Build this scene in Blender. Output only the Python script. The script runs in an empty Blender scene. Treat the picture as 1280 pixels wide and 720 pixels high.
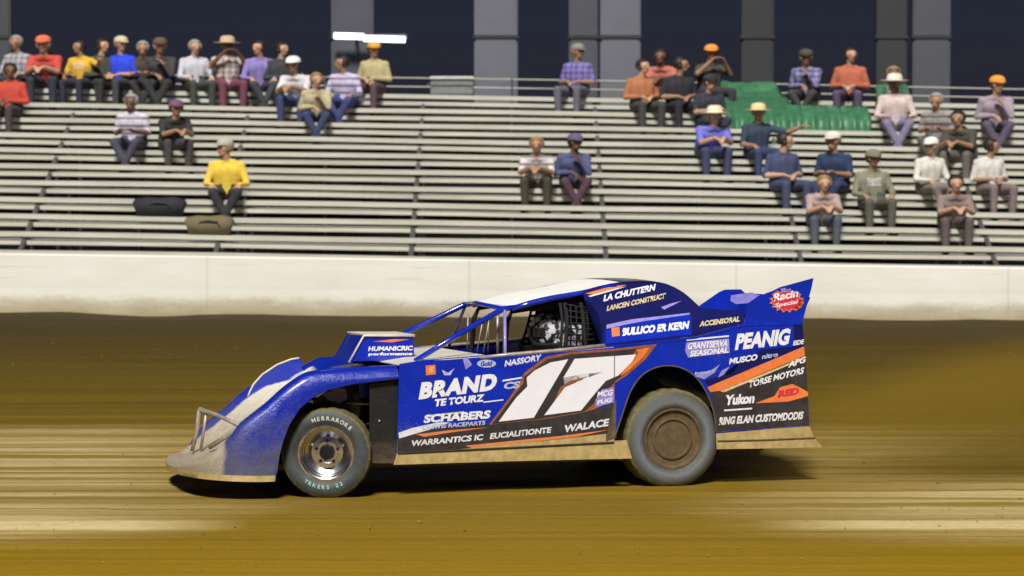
import bpy, bmesh, math, random
import numpy as np
from mathutils import Matrix, Vector
random.seed(4)
R = math.radians
C = bpy.data.collections.new('place'); bpy.context.scene.collection.children.link(C)

# ---------------------------------------------------------------- camera
F = 4075.0
CAM = Vector((0, -25.0, 3.0)); PITCH = math.atan(232.0 / F)
cd = bpy.data.cameras.new('camera'); cam = bpy.data.objects.new('camera', cd); C.objects.link(cam)
cam.location = CAM; cam.rotation_euler = (R(90) - PITCH, 0, 0)
cd.sensor_width = 36; cd.lens = 36 * F / 1280; cd.clip_end = 3000; cd.clip_start = .5
cd.dof.use_dof = True; cd.dof.focus_distance = 25.2; cd.dof.aperture_fstop = 2.8; cd.dof.aperture_blades = 9
bpy.context.scene.camera = cam
def ray(px, py):
    return (Vector((0, math.cos(PITCH), -math.sin(PITCH))) + Vector((1, 0, 0)) * ((px - 640) / F)
            + Vector((0, math.sin(PITCH), math.cos(PITCH))) * ((360 - py) / F))
def at(px, py, Y):                      # measure a place at a known distance beyond the car
    d = ray(px, py); return CAM + d * ((Y - CAM.y) / d.y)

# ---------------------------------------------------------------- materials
def newmat(name):
    m = bpy.data.materials.new(name); m.use_nodes = True
    nt = m.node_tree; return m, nt, nt.nodes['Principled BSDF']
def nd(nt, t, **k):
    n = nt.nodes.new(t)
    for a, b in k.items(): setattr(n, a, b)
    return n
def noise(nt, scale, detail=4, rough=.6, vec=None, mapscale=None):
    tc = nd(nt, 'ShaderNodeTexCoord'); mp = nd(nt, 'ShaderNodeMapping')
    nt.links.new(tc.outputs['Object'], mp.inputs[0])
    if mapscale: mp.inputs['Scale'].default_value = mapscale
    n = nd(nt, 'ShaderNodeTexNoise'); n.inputs['Scale'].default_value = scale
    n.inputs['Detail'].default_value = detail; n.inputs['Roughness'].default_value = rough
    nt.links.new(mp.outputs[0], n.inputs['Vector']); return n
def ramp(nt, src, stops):
    r = nd(nt, 'ShaderNodeValToRGB'); e = r.color_ramp.elements
    while len(e) < len(stops): e.new(.5)
    for i, (p, c) in enumerate(stops):
        e[i].position = p; e[i].color = (c, c, c, 1) if not hasattr(c, '__len__') else (*c, 1)
    nt.links.new(src, r.inputs[0]); return r
def mixc(nt, fac, a, b):
    m = nd(nt, 'ShaderNodeMix', data_type='RGBA')
    for i, v in ((0, fac), (6, a), (7, b)):
        if hasattr(v, 'is_linked'): nt.links.new(v, m.inputs[i])
        elif i == 0: m.inputs[0].default_value = v
        else: m.inputs[i].default_value = (*v, 1)
    return m.outputs[2]
def math_(nt, op, a, b=0.0, clamp=False):
    m = nd(nt, 'ShaderNodeMath', operation=op, use_clamp=clamp)
    for i, v in enumerate((a, b)):
        if hasattr(v, 'is_linked'): nt.links.new(v, m.inputs[i])
        else: m.inputs[i].default_value = v
    return m.outputs[0]
def bump(nt, b, src, strength, dist=.01):
    n = nd(nt, 'ShaderNodeBump'); n.inputs['Strength'].default_value = strength; n.inputs['Distance'].default_value = dist
    nt.links.new(src, n.inputs['Height']); nt.links.new(n.outputs[0], b.inputs['Normal'])
DIRT = (.30, .22, .085)
def mat(name, col, rough=.5, metal=0, coat=0, var=.12, vscale=9, bmp=.1, dirt=0, dirt_top=.5, dirtcol=DIRT, emit=0):
    m, nt, b = newmat(name)
    n = noise(nt, vscale)
    dk = tuple(c * (1 - var) for c in col); lt = tuple(min(1, c * (1 + var)) for c in col)
    r = ramp(nt, n.outputs['Fac'], [(.3, dk), (.7, lt)])
    out = r.outputs[0]; b.inputs['Roughness'].default_value = rough
    if dirt > 0:                         # mud splashed up from the track: heavy low down, thin spatter higher
        tc = nd(nt, 'ShaderNodeTexCoord'); sp = nd(nt, 'ShaderNodeSeparateXYZ'); nt.links.new(tc.outputs['Object'], sp.inputs[0])
        h = math_(nt, 'SUBTRACT', 1.0, math_(nt, 'DIVIDE', sp.outputs['Z'], dirt_top), True)
        n1 = noise(nt, 5, 8, .72, mapscale=(.5, 1, 1)); n2 = noise(nt, 70, 3, .6)
        s = math_(nt, 'ADD', math_(nt, 'MULTIPLY', h, 1.05), math_(nt, 'MULTIPLY', math_(nt, 'SUBTRACT', n1.outputs['Fac'], .5), 1.3))
        s = math_(nt, 'ADD', s, math_(nt, 'MULTIPLY', math_(nt, 'SUBTRACT', n2.outputs['Fac'], .55), .7))
        f = math_(nt, 'MULTIPLY', ramp(nt, s, [(.12, 0.0), (.75, 1.0)]).outputs[0], dirt)
        out = mixc(nt, f, out, dirtcol)
        rr = math_(nt, 'ADD', math_(nt, 'MULTIPLY', f, .8 - rough), rough); nt.links.new(rr, b.inputs['Roughness'])
        if coat:
            nt.links.new(math_(nt, 'MULTIPLY', math_(nt, 'SUBTRACT', 1, f, True), coat), b.inputs['Coat Weight'])
    elif coat: b.inputs['Coat Weight'].default_value = coat
    b.inputs['Coat Roughness'].default_value = .08
    nt.links.new(out, b.inputs['Base Color']); b.inputs['Metallic'].default_value = metal
    if bmp:
        nb = noise(nt, 3.2, 3, .5); bump(nt, b, nb.outputs['Fac'], bmp, .03)
    if emit:
        b.inputs['Emission Color'].default_value = (*col, 1); b.inputs['Emission Strength'].default_value = emit
    return m
M = {}
M['blue'] = mat('blue_race_paint', (.005, .024, .42), .25, 0, .8, .16, 4, .6, dirt=.6, dirt_top=.6, dirtcol=(.26, .23, .17))
M['fender_blue'] = mat('scuffed_blue_plastic', (.008, .02, .40), .35, 0, .4, .25, 7, .5, dirt=.8, dirt_top=.85, dirtcol=(.17, .16, .17))
M['navy'] = mat('navy_wrap', (.008, .01, .10), .25, 0, .7, .15, 6, .3)
M['tan'] = mat('muddy_plastic', (.42, .31, .12), .7, 0, 0, .25, 14, .4)
M['white_hood'] = mat('dusty_white_plastic', (.66, .62, .53), .6, 0, 0, .15, 8, .5, dirt=.9, dirt_top=.62, dirtcol=(.3, .25, .17))
def shell_mat():                         # blue moulded plastic whose hood and beak are white, worn through along the edge
    m, nt, b = newmat('two_tone_front_plastic')
    at_ = nd(nt, 'ShaderNodeAttribute', attribute_name='tone'); n1 = noise(nt, 6, 6, .7); n2 = noise(nt, 50, 3, .6); n3 = noise(nt, 5, 8, .7)
    f = math_(nt, 'ADD', at_.outputs['Fac'], math_(nt, 'MULTIPLY', math_(nt, 'SUBTRACT', n1.outputs['Fac'], .5), .5))
    f = ramp(nt, f, [(.42, 0.0), (.58, 1.0)])
    hood = ramp(nt, n3.outputs['Fac'], [(.3, (.50, .46, .38)), (.7, (.74, .70, .62))])
    tc = nd(nt, 'ShaderNodeTexCoord'); sp = nd(nt, 'ShaderNodeSeparateXYZ'); nt.links.new(tc.outputs['Object'], sp.inputs[0])
    h = math_(nt, 'SUBTRACT', 1.0, math_(nt, 'DIVIDE', sp.outputs['Z'], .86), True)
    s_ = math_(nt, 'ADD', math_(nt, 'MULTIPLY', h, 1.1), math_(nt, 'MULTIPLY', math_(nt, 'SUBTRACT', n3.outputs['Fac'], .5), 1.2))
    s_ = math_(nt, 'ADD', s_, math_(nt, 'MULTIPLY', math_(nt, 'SUBTRACT', n2.outputs['Fac'], .55), .8))
    dr = ramp(nt, s_, [(.10, 0.0), (.8, .85)])
    blue = mixc(nt, dr.outputs[0], (.006, .022, .36), (.085, .082, .088))
    hd = mixc(nt, dr.outputs[0], hood.outputs[0], (.26, .21, .14))
    nt.links.new(mixc(nt, f.outputs[0], blue, hd), b.inputs['Base Color'])
    nt.links.new(math_(nt, 'ADD', .28, math_(nt, 'MULTIPLY', dr.outputs[0], .4)), b.inputs['Roughness'])
    nt.links.new(math_(nt, 'MULTIPLY', math_(nt, 'SUBTRACT', 1.0, f.outputs[0], True), .5), b.inputs['Coat Weight']); b.inputs['Coat Roughness'].default_value = .12
    nt.links.new(math_(nt, 'MULTIPLY', math_(nt, 'SUBTRACT', 1.05, f.outputs[0], True), .5), b.inputs['Specular IOR Level'])
    bump(nt, b, n3.outputs['Fac'], .5, .03); return m
M['shell'] = shell_mat()
M['white_paint'] = mat('white_roof_paint', (.88, .87, .84), .6, 0, 0, .04, 6, .2); M['white_paint'].node_tree.nodes['Principled BSDF'].inputs['Specular IOR Level'].default_value = .06
M['black'] = mat('black_paint', (.012, .012, .013), .45, 0, .1, .3, 12, .2, dirt=.35, dirt_top=.5)
M['matte_black'] = mat('black_fabric', (.01, .01, .011), .9, 0, 0, .3, 30, .2)
M['chassis'] = mat('black_chassis_steel', (.015, .015, .02), .35, .3, 0, .3, 20, .2)
M['steel'] = mat('brushed_steel', (.55, .54, .55), .3, .9, 0, .15, 20, .1)
M['rim'] = mat('polished_aluminium', (.72, .72, .76), .24, 1, 0, .25, 16, .2)
M['bumper_tube'] = mat('dirty_steel_tube', (.42, .36, .33), .45, .4, 0, .3, 20, .2)
M['w_letter'] = mat('white_vinyl', (.78, .78, .84), .4, 0, .2, .1, 30, 0, dirt=.55, dirt_top=.7)
M['num_white'] = mat('white_number_vinyl', (.80, .79, .85), .35, 0, .3, .03, 10, .1, dirt=.3, dirt_top=.5)
M['grey_letter'] = mat('silver_vinyl', (.42, .46, .66), .4, 0, .2, .25, 40, 0)
M['tan_letter'] = mat('gold_vinyl', (.62, .5, .27), .4, 0, .2, .25, 40, 0, dirt=.55, dirt_top=.7)
M['orange'] = mat('orange_vinyl', (.78, .20, .05), .4, 0, .3, .12, 20, 0, dirt=.55, dirt_top=.7)
M['brown'] = mat('rust_brown_vinyl', (.30, .10, .035), .4, 0, .3, .3, 20, 0)
M['dark_vinyl'] = mat('dark_grey_vinyl', (.035, .03, .032), .4, 0, .2, .3, 14, 0, dirt=.5, dirt_top=.4)
M['red'] = mat('red_vinyl', (.62, .03, .06), .4, 0, .2, .15, 20, 0)
M['lilac'] = mat('lilac_vinyl', (.28, .25, .62), .4, 0, .2, .2, 20, 0)
M['teal_letter'] = mat('teal_tyre_paint', (.35, .62, .56), .6, 0, 0, .15, 30, 0)
M['tyre_letter'] = mat('white_tyre_paint', (.6, .62, .6), .6, 0, 0, .15, 30, 0)
M['rubber'] = mat('dusty_black_rubber', (.055, .064, .066), .6, 0, 0, .3, 12, .3)
M['tread'] = mat('clay_coated_tread', (.135, .12, .045), .85, 0, 0, .35, 25, .8)
M['dusty_rubber_old'] = mat('grey_dusty_rubber', (.15, .165, .175), .6, 0, 0, .22, 8, .3)
M['mud'] = mat('dried_brown_mud', (.11, .075, .036), .85, 0, 0, .25, 16, .7)
M['concrete_post'] = mat('grey_post_paint', (.17, .18, .22), .7, 0, 0, .12, 2, .1)
M['plank'] = None
M['glass_lamp'] = mat('lit_lamp_tube', (.85, .9, 1.0), .3, emit=3)

def ring_mat():
    m, nt, b = newmat('muddy_grey_rubber')
    tc = nd(nt, 'ShaderNodeTexCoord'); sp = nd(nt, 'ShaderNodeSeparateXYZ'); nt.links.new(tc.outputs['Object'], sp.inputs[0])
    r = math_(nt, 'SQRT', math_(nt, 'ADD', math_(nt, 'MULTIPLY', sp.outputs['X'], sp.outputs['X']), math_(nt, 'MULTIPLY', sp.outputs['Z'], sp.outputs['Z'])))
    n1 = noise(nt, 9, 5, .7); r2 = math_(nt, 'ADD', r, math_(nt, 'MULTIPLY', math_(nt, 'SUBTRACT', n1.outputs['Fac'], .5), .035))
    c = ramp(nt, r2, [(.23, (.075, .06, .035)), (.255, (.085, .09, .09)), (.285, (.165, .18, .195)), (.31, (.13, .145, .155)), (.345, (.085, .09, .085)), (.385, (.075, .065, .035))])
    n2 = noise(nt, 30, 4, .7); f = ramp(nt, n2.outputs['Fac'], [(.55, 0.0), (.75, .5)])
    nt.links.new(mixc(nt, f.outputs[0], c.outputs[0], (.10, .075, .035)), b.inputs['Base Color']); b.inputs['Roughness'].default_value = .65
    bump(nt, b, n2.outputs['Fac'], .4, .01); return m
M['dusty_rubber'] = ring_mat()
def pattern_mat():                       # black and white printed fabric
    m, nt, b = newmat('printed_fabric')
    tc = nd(nt, 'ShaderNodeTexCoord'); mp = nd(nt, 'ShaderNodeMapping'); nt.links.new(tc.outputs['Object'], mp.inputs[0])
    mp.inputs['Scale'].default_value = (1.5, 1, 1)
    n = nd(nt, 'ShaderNodeTexNoise'); n.inputs['Scale'].default_value = 20; n.inputs['Detail'].default_value = 4; nt.links.new(mp.outputs[0], n.inputs['Vector'])
    r = ramp(nt, n.outputs['Fac'], [(.47, (.012, .011, .014)), (.52, (.6, .6, .68))])
    nt.links.new(r.outputs[0], b.inputs['Base Color']); b.inputs['Roughness'].default_value = .6; return m
M['print'] = pattern_mat()

# ---------------------------------------------------------------- object helpers
def tag(o, label=None, cat=None, group=None, kind=None):
    for k, v in (('label', label), ('category', cat), ('group', group), ('kind', kind)):
        if v: o[k] = v
    return o
def empty(name, loc=(0, 0, 0), parent=None, rz=0):
    o = bpy.data.objects.new(name, None); C.objects.link(o); o.location = loc; o.rotation_euler = (0, 0, rz); o.parent = parent
    o.empty_display_size = .2; return o
def obj(name, bm, m, parent=None, smooth=False, T=None, autos=None):
    bmesh.ops.recalc_face_normals(bm, faces=bm.faces)
    if T is not None: bmesh.ops.transform(bm, matrix=T, verts=bm.verts)
    me = bpy.data.meshes.new(name); bm.to_mesh(me); bm.free()
    for x in (m if isinstance(m, (list, tuple)) else [m]): me.materials.append(x)
    if smooth:
        for p in me.polygons: p.use_smooth = True
        if autos:
            try: me.set_sharp_from_angle(angle=R(autos))
            except Exception: pass
    o = bpy.data.objects.new(name, me); C.objects.link(o); o.parent = parent; return o
def add_box(bm, c, s, rz=0, bev=0, mi=0, rot=None):
    mtx = Matrix.Translation(c) @ (rot if rot is not None else Matrix.Rotation(rz, 4, 'Z')) @ Matrix.Diagonal((*s, 1))
    g = bmesh.ops.create_cube(bm, size=1, matrix=mtx)
    fs = {f for v in g['verts'] for f in v.link_faces}
    for f in fs: f.material_index = mi
    if bev: bmesh.ops.bevel(bm, geom=list({e for v in g['verts'] for e in v.link_edges}), offset=bev, segments=2, affect='EDGES')
def add_tube(bm, pts, r, seg=10, caps=True, mi=0):
    pts = [Vector(p) for p in pts]; rings = []
    n = None
    for i, p in enumerate(pts):
        t = (pts[min(i + 1, len(pts) - 1)] - pts[max(i - 1, 0)]).normalized()
        if n is None: n = t.orthogonal().normalized()
        else: n = (n - t * n.dot(t)).normalized()
        b = t.cross(n); rr = r[i] if hasattr(r, '__len__') else r
        rings.append([bm.verts.new(p + (n * math.cos(a) + b * math.sin(a)) * rr) for a in [2 * math.pi * k / seg for k in range(seg)]])
    for a, b in zip(rings, rings[1:]):
        for k in range(seg):
            f = bm.faces.new((a[k], a[(k + 1) % seg], b[(k + 1) % seg], b[k])); f.material_index = mi
    if caps:
        for q in (rings[0][::-1], rings[-1]): f = bm.faces.new(q); f.material_index = mi
def add_lathe(bm, prof, seg=64, axis='Y', mis=None, closed=False):   # prof: (radius, offset along the axis)
    rings = []
    for r_, h in prof:
        rings.append([bm.verts.new((r_ * math.cos(a), h, r_ * math.sin(a)) if axis == 'Y' else (r_ * math.cos(a), r_ * math.sin(a), h))
                      for a in [2 * math.pi * k / seg for k in range(seg)]])
    pairs = list(zip(rings, rings[1:])) + ([(rings[-1], rings[0])] if closed else [])
    for i, (a, b) in enumerate(pairs):
        for k in range(seg):
            f = bm.faces.new((a[k], a[(k + 1) % seg], b[(k + 1) % seg], b[k]))
            if mis: f.material_index = mis[i]
def poly_solid(bm, front, back, mi=0):
    a = [bm.verts.new(p) for p in front]; b = [bm.verts.new(p) for p in back]
    f1 = bm.faces.new(a); f2 = bm.faces.new(b[::-1]); n = len(a); fs = [f1, f2]
    for i in range(n): fs.append(bm.faces.new((a[i], b[i], b[(i + 1) % n], a[(i + 1) % n])))
    for f in fs: f.material_index = mi
    bmesh.ops.triangulate(bm, faces=[f1, f2])
def smooth_poly(pts, n=6):
    """Catmull-Rom through an open list"""
    out = []
    P = [pts[0]] + list(pts) + [pts[-1]]
    for i in range(1, len(P) - 2):
        p0, p1, p2, p3 = [Vector(q) for q in P[i - 1:i + 3]]
        for k in range(n):
            t = k / n
            out.append(tuple(.5 * ((2 * p1) + (p2 - p0) * t + (2 * p0 - 5 * p1 + 4 * p2 - p3) * t * t + (3 * p1 - p0 - 3 * p2 + p3) * t ** 3)))
    out.append(tuple(pts[-1])); return out

# ================================================================= THE RACE CAR
YAW = R(15); ROLL = R(2.0)
off = Matrix.Rotation(YAW, 3, 'Z') @ Vector((0, -.92, 0))
car = empty('race_car', (-.10 - off.x, -off.y, 0), rz=YAW)
tag(car, 'muddy blue dirt race car with a white number 17 sliding on the track', 'race car')
MR = Matrix.Translation(car.location) @ Matrix.Rotation(YAW, 4, 'Z')
BR = Matrix.Translation((0, 0, .3)) @ Matrix.Rotation(-ROLL, 4, 'X') @ Matrix.Translation((0, 0, -.3))
INV = (MR @ BR).inverted()
def L(px, py, plane=(-.99, .03), out=0.0):   # body point on the sheet Y = a + b*Z seen at this pixel
    a, b = plane
    o = INV @ CAM; d = (INV.to_3x3() @ ray(px, py))
    t = (a + b * o.z - o.y) / (d.y - b * d.z)
    p = o + d * t; p.y -= out; return p
SP = (-1.00, .03)
def mirror(p): return Vector((p[0], -p[1], p[2]))
def bobj(name, bm, m, parent=car, **k): return obj(name, bm, m, parent, T=BR, **k)
def plate(name, pts, plane, m, parent=car, thick=.004, out=0, mirrored=False, seglen=None):
    bm = bmesh.new()
    P = [L(x, y, plane, out) for x, y in pts]; Q = [p + Vector((0, thick, 0)) for p in P]
    if mirrored: P = [mirror(p) for p in P]; Q = [mirror(p) for p in Q]
    poly_solid(bm, P, Q); return bobj(name, bm, m, parent)
def text_mesh(s, weight=.02, shear=0, space=1.0):
    cu = bpy.data.curves.new('lettering', 'FONT'); cu.body = s; cu.offset = weight; cu.shear = shear; cu.space_character = space; cu.resolution_u = 3
    o = bpy.data.objects.new('lettering', cu); C.objects.link(o)
    dg = bpy.context.evaluated_depsgraph_get(); me = bpy.data.meshes.new_from_object(o.evaluated_get(dg))
    C.objects.unlink(o); bpy.data.objects.remove(o); return me
def lettering(s, quad, plane, m, parent, out=.004, weight=.02, shear=0, space=1.0, name='lettering', th=.0008):
    """quad: pixel corners bl, br, tr, tl of the line of lettering on its panel"""
    me = text_mesh(s, weight, shear, space); co = np.array([v.co[:] for v in me.vertices])
    lo, hi = co.min(0), co.max(0)
    q = [L(x, y, plane, out) for x, y in quad]
    bm = bmesh.new(); bm.from_mesh(me); bpy.data.meshes.remove(me)
    for v in bm.verts:
        u = (v.co.x - lo[0]) / (hi[0] - lo[0]); w = (v.co.y - lo[1]) / (hi[1] - lo[1])
        v.co = (q[0] * (1 - u) + q[1] * u) * (1 - w) + (q[3] * (1 - u) + q[2] * u) * w
    bmesh.ops.dissolve_degenerate(bm, dist=1e-6, edges=bm.edges)
    return bobj(name, bm, m, parent)

# ---- side panels (both sides), traced from the body line
door_pts = [(499, 455), (530, 450), (580, 446), (640, 441), (700, 436.5), (768, 431), (768, 545), (765, 553), (640, 559), (500, 566), (496, 566)]
door = plate('door_panel', door_pts, SP, M['blue'])
plate('door_panel', door_pts, SP, M['blue'], mirrored=True)
arch = smooth_poly([(768, 548), (779, 515), (789, 488), (804, 468), (826, 458), (850, 459.5), (870, 472), (885, 495), (893, 520), (895, 541)], 5)
q_pts = [(768, 431)] + arch + [(955, 536), (1012, 532)] + [(1009, 480), (1006, 440), (1003, 403), (930, 405), (870, 421)]
# the strip left of the arch belongs to the quarter too: keep a real seam at the door
quarter = plate('quarter_panel', q_pts, SP, M['blue'])
plate('quarter_panel', q_pts, SP, M['blue'], mirrored=True)
# wheel-arch lip
bm = bmesh.new(); add_tube(bm, [L(x, y, SP, .002) for x, y in arch], .006, 6); bobj('wheel_arch_lip', bm, M['mud'], smooth=True)
# skirts
sk = [(496, 567), (640, 560), (765, 554), (783, 550), (790, 573), (640, 576.5), (492, 581)]
for mir in (False, True):
    plate('side_skirt', sk, (-1.01, .03), M['tan'], thick=.006, mirrored=mir)
    plate('rear_skirt', [(895, 542), (955, 537), (1012, 533), (1017, 545), (1028, 559), (960, 560.5), (896, 561.5)], (-1.015, .03), M['tan'], thick=.006, mirrored=mir)
bm = bmesh.new()
add_tube(bm, [L(497, 566.5, SP, .012), L(640, 559.5, SP, .012), L(767, 553, SP, .012)], .008, 6); bobj('skirt_rail', bm, M['dark_vinyl'])
bm = bmesh.new()
add_tube(bm, [L(896, 551, SP, .018), L(960, 549.5, SP, .018), L(1018, 547, SP, .018)], .006, 6); bobj('skirt_rail', bm, M['mud'])

# ---- graphics on the door
def g(pts, m, parent=door, out=.0026, plane=SP, name='vinyl_stripe'): return plate(name, pts, plane, m, parent, .0006, out + .0008)
g([(497, 547), (530, 538), (563, 533), (614, 529), (690, 522), (742, 512), (768, 504), (768, 543), (690, 551), (594, 561), (497, 565)], M['dark_vinyl'], out=.001)
g([(498, 541), (515, 535), (548, 528), (562, 528), (540, 536), (499, 548)], M['w_letter'], out=.0018)
g([(520, 543), (560, 538), (612, 534), (560, 541), (530, 546)], M['orange'], out=.0018)
g([(582, 557), (640, 551), (700, 545), (762, 537), (720, 546), (650, 554), (590, 560)], M['orange'], out=.0018)
g([(700, 549), (768, 541), (768, 552), (640, 558.5), (560, 563)], M['tan'], out=.0018)
g([(767, 502), (770, 500), (770, 548), (757, 552), (757, 548), (764, 544)], M['mud'], out=.0025, name='panel_brace')
g([(611, 531), (637, 497), (651, 474), (655, 466), (682, 446), (713, 440), (761, 436.5), (768, 436), (768, 500), (742, 512), (732, 515), (680, 524)], M['brown'], out=.003)
g([(768, 436), (821, 430), (807, 449), (784, 469), (768, 479)], M['brown'], quarter, out=.003)
g([(615, 530), (640, 497), (654, 479), (655, 471), (684, 449), (713, 443), (768, 438.5), (768, 478), (750, 497), (731, 514), (680, 523)], M['dark_vinyl'], out=.004)
g([(768, 438.5), (812, 434), (803, 447), (785, 464), (768, 477)], M['dark_vinyl'], quarter, out=.004)
g([(795, 437), (812, 434), (803, 447), (785, 464), (775, 470), (778, 465), (793, 450), (798, 441)], M['orange'], quarter, out=.0048)
# tan rim line of the number
num1 = [(710, 449), (688, 453), (668, 463), (658, 472), (659, 483), (645, 497), (623, 527), (667, 522)]
num7 = [(718, 448.5), (766, 445), (795, 443), (790, 452), (773, 469), (757, 476), (744, 491), (726, 513), (680, 519), (706, 484), (735, 472), (753, 465), (727, 468), (704, 472)]
plate('number', num1, SP, M['num_white'], door, .0008, .0068)
# the 7 crosses the seam: cut it in two at pixel 768
n7a = [(718, 448.5), (767.4, 445), (767.4, 471.5), (757, 476), (744, 491), (726, 513), (680, 519), (706, 484), (735, 472), (753, 465), (727, 468), (704, 472)]
n7b = [(768.4, 445), (795, 443), (790, 452), (773, 469), (768.4, 471.2)]
plate('number', n7a, SP, M['num_white'], door, .0008, .0068); plate('number', n7b, SP, M['num_white'], quarter, .0008, .0068)
g([(700, 484), (712, 476), (735, 470), (722, 476), (700, 497), (692, 503)], M['brown'], out=.0058)
def T(s, bl, br, h, m=None, parent=door, plane=SP, out=.004, slant=.18, weight=.02, **k):
    weight += .018; dx = h * slant
    lettering(s, [bl, br, (br[0] + dx, br[1] - h), (bl[0] + dx, bl[1] - h)], plane, m or M['w_letter'], parent, out, weight, **k)
T('BRAND', (523, 499.5), (619, 487.5), 21.5, weight=.045, space=1.12)
T('TE TOURZ', (542, 508.5), (604, 502), 9.5, weight=.03)
g([(604, 502), (629, 499), (629, 500.5), (604, 503.5)], M['w_letter'], out=.003)
T('CS', (629, 487), (649, 485), 9, M['grey_letter'], weight=.03)
g([(628, 475), (653, 471), (653, 473), (628, 477)], M['w_letter'], out=.003)
T('SCHABERS', (529, 529), (612, 523), 10.5, weight=.03)
T('DURTIS RACEPARTS', (528, 537), (606, 531), 5.5, M['grey_letter'])
g([(533, 519), (580, 514), (580, 516.5), (533, 521)], M['tan_letter'], out=.003)
T('WARRANTICS IC', (513, 558), (603, 550), 7.5, out=.005, weight=.02)
T('EUCIALITIONTE', (612, 549), (688, 541), 7.5, out=.005, weight=.02)
T('WALACE', (704, 541), (760, 532.5), 9.5, out=.005, weight=.02)
T('NASSORY', (631, 459), (676, 451), 7.5, M['lilac'], out=.0018, weight=.03)
T('NASSORY', (630.5, 458), (675.5, 450), 7.5, out=.0026, weight=.0)
g([(532, 457), (544, 456), (544.5, 468), (532.5, 469)], M['orange'], name='sticker')
T('S', (535, 466), (541, 465.5), 7, M['tan_letter'], weight=.02)
g([(597 + 12 * math.cos(a) + 11, 454.5 + 5 * math.sin(a)) for a in [k * math.pi / 8 for k in range(16)]], M['grey_letter'], name='sticker')
T('Gold', (600, 458), (614, 457), 6, M['blue'], out=.0048, weight=.02)
g([(552, 462), (560, 466), (568, 460), (563, 469), (555, 469)], M['grey_letter'], name='sticker')
g([(578, 447), (584, 446.6), (590, 456), (582, 462)], M['lilac'], name='sticker')
g([(640, 443.2), (700, 438.2), (767, 432.6), (767, 434.6), (700, 440.2), (640, 445.2)], M['lilac'], out=.0006)
# right of the seven
g([(744, 500), (752, 487), (767, 484), (767, 503), (744, 509)], M['lilac'], out=.0048)
T('MCG', (746, 497), (765, 494), 7.5, out=.006, weight=.02); T('FUG', (746, 506), (764, 502), 5.5, out=.006)
# ---- graphics on the quarter
Q = quarter
g([(915, 468), (925, 452), (950, 438), (992, 432), (992, 404.5), (1003, 404), (1006, 440), (940, 462), (886, 483), (880, 476), (902, 469)], M['navy'], Q, out=.001)
g([(912, 404.9 + 3), (990, 405), (990, 433), (914, 442)], M['blue'], Q, out=.0018)
g([(886, 486), (1006, 436), (1009, 480), (1011.5, 531), (955, 535), (896, 539), (893, 515)], M['dark_vinyl'], Q, out=.001)
g([(884, 484), (1005, 433), (1006, 444.5), (902, 488), (888, 490)], M['orange'], Q, out=.002)
g([(900, 489), (1006, 446), (1006, 448), (906, 490)], M['tan_letter'], Q, out=.002)
T('PEANIG', (918, 438), (985, 431), 21, parent=Q, weight=.035, out=.005)
T('EIDE', (991, 432), (1004, 430), 6, parent=Q)
T('MUSCO', (911, 456), (946, 450), 8, parent=Q, weight=.03)
T('nitro', (952, 449), (972, 446), 6, M['grey_letter'], Q)
g([(858, 424), (911, 419), (911, 421), (858, 426)], M['w_letter'], Q)
g([(858, 428), (911, 423), (912, 441), (860, 447), (856, 438)], M['lilac'], Q)
T('GRANTSERVA', (859, 437), (909, 433), 8.5, parent=Q, out=.0048, weight=.02); T('SEASONAL', (862, 446), (910, 441), 7.5, parent=Q, out=.0048, weight=.02)
T('TORSE MOTORS', (935, 485), (1004, 467), 8.5, parent=Q, weight=.02)
T('APG', (985, 460), (1006, 453), 8, parent=Q, weight=.02)
T('Yukon', (905, 507), (942, 504), 13, parent=Q, weight=.03)
g([(905, 512), (940, 509.5), (940, 511.5), (905, 514)], M['w_letter'], Q)
T('RING ELAN CUSTOMDODIS', (898, 531.5), (1003, 524), 10, parent=Q, weight=.03)
star = [(988 + (22 if k % 2 else 16) * math.cos(a), 494 + (8.5 if k % 2 else 6.5) * math.sin(a) - (math.cos(a) * 3)) for k, a in enumerate([i * math.pi / 12 for i in range(24)])]
g([(944, 504), (968, 495), (975, 484), (990, 480), (999, 484), (1010, 490), (1010, 495), (985, 502)], mat('clean_orange_vinyl', (.8, .2, .05), .4), Q, name='sticker')
T('RED', (972, 497), (998, 493), 9, M['red'], Q, weight=.04, out=.0048)
g([(897, 472), (902, 463), (912, 458), (905, 468)], M['lilac'], Q); g([(868, 470), (890, 462), (900, 455), (893, 466), (880, 474)], M['lilac'], Q)
T('Integra', (868, 470), (893, 466), 5, M['grey_letter'], Q, out=.0048)

# ---- sail panels, roof, pillars
za = L(768, 431, SP).z; zt = L(790, 352, (-.62, 0)).z
slope = (.36) / (zt - za); SAIL = (SP[0] + SP[1] * za - slope * za, slope)
roofline = [(640, 383), (662, 376), (690, 369.5), (728, 363), (750, 357.5), (770, 353.5), (790, 351.5), (815, 351.5), (835, 355.5), (855, 366), (873, 382)]
sail_pts = [(752, 432.2), (754, 425), (753, 408), (748, 392), (740, 380), (730, 373.5), (728, 364)] + smooth_poly([(750, 358.5), (770, 354), (790, 352), (815, 352), (835, 356), (855, 367), (873, 384)], 4) + [(900, 387), (930, 389), (930, 404), (870, 420.5), (768, 430.6)]
sail = plate('sail_panel', sail_pts, SAIL, M['navy']); plate('sail_panel', sail_pts, SAIL, M['navy'], mirrored=True)
g([(757, 413), (800, 402), (862, 393), (864, 396), (864, 418), (800, 425), (757, 429.5)], M['blue'], sail, plane=SAIL)
g([(758, 406), (790, 399), (862, 391), (862, 395), (790, 404), (758, 411)], M['lilac'], sail, plane=SAIL, out=.0018)
g([(866, 392), (930, 391), (930, 403), (870, 418), (866, 418)], M['navy'], sail, plane=SAIL)
S_ = dict(parent=sail, plane=SAIL)
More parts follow.
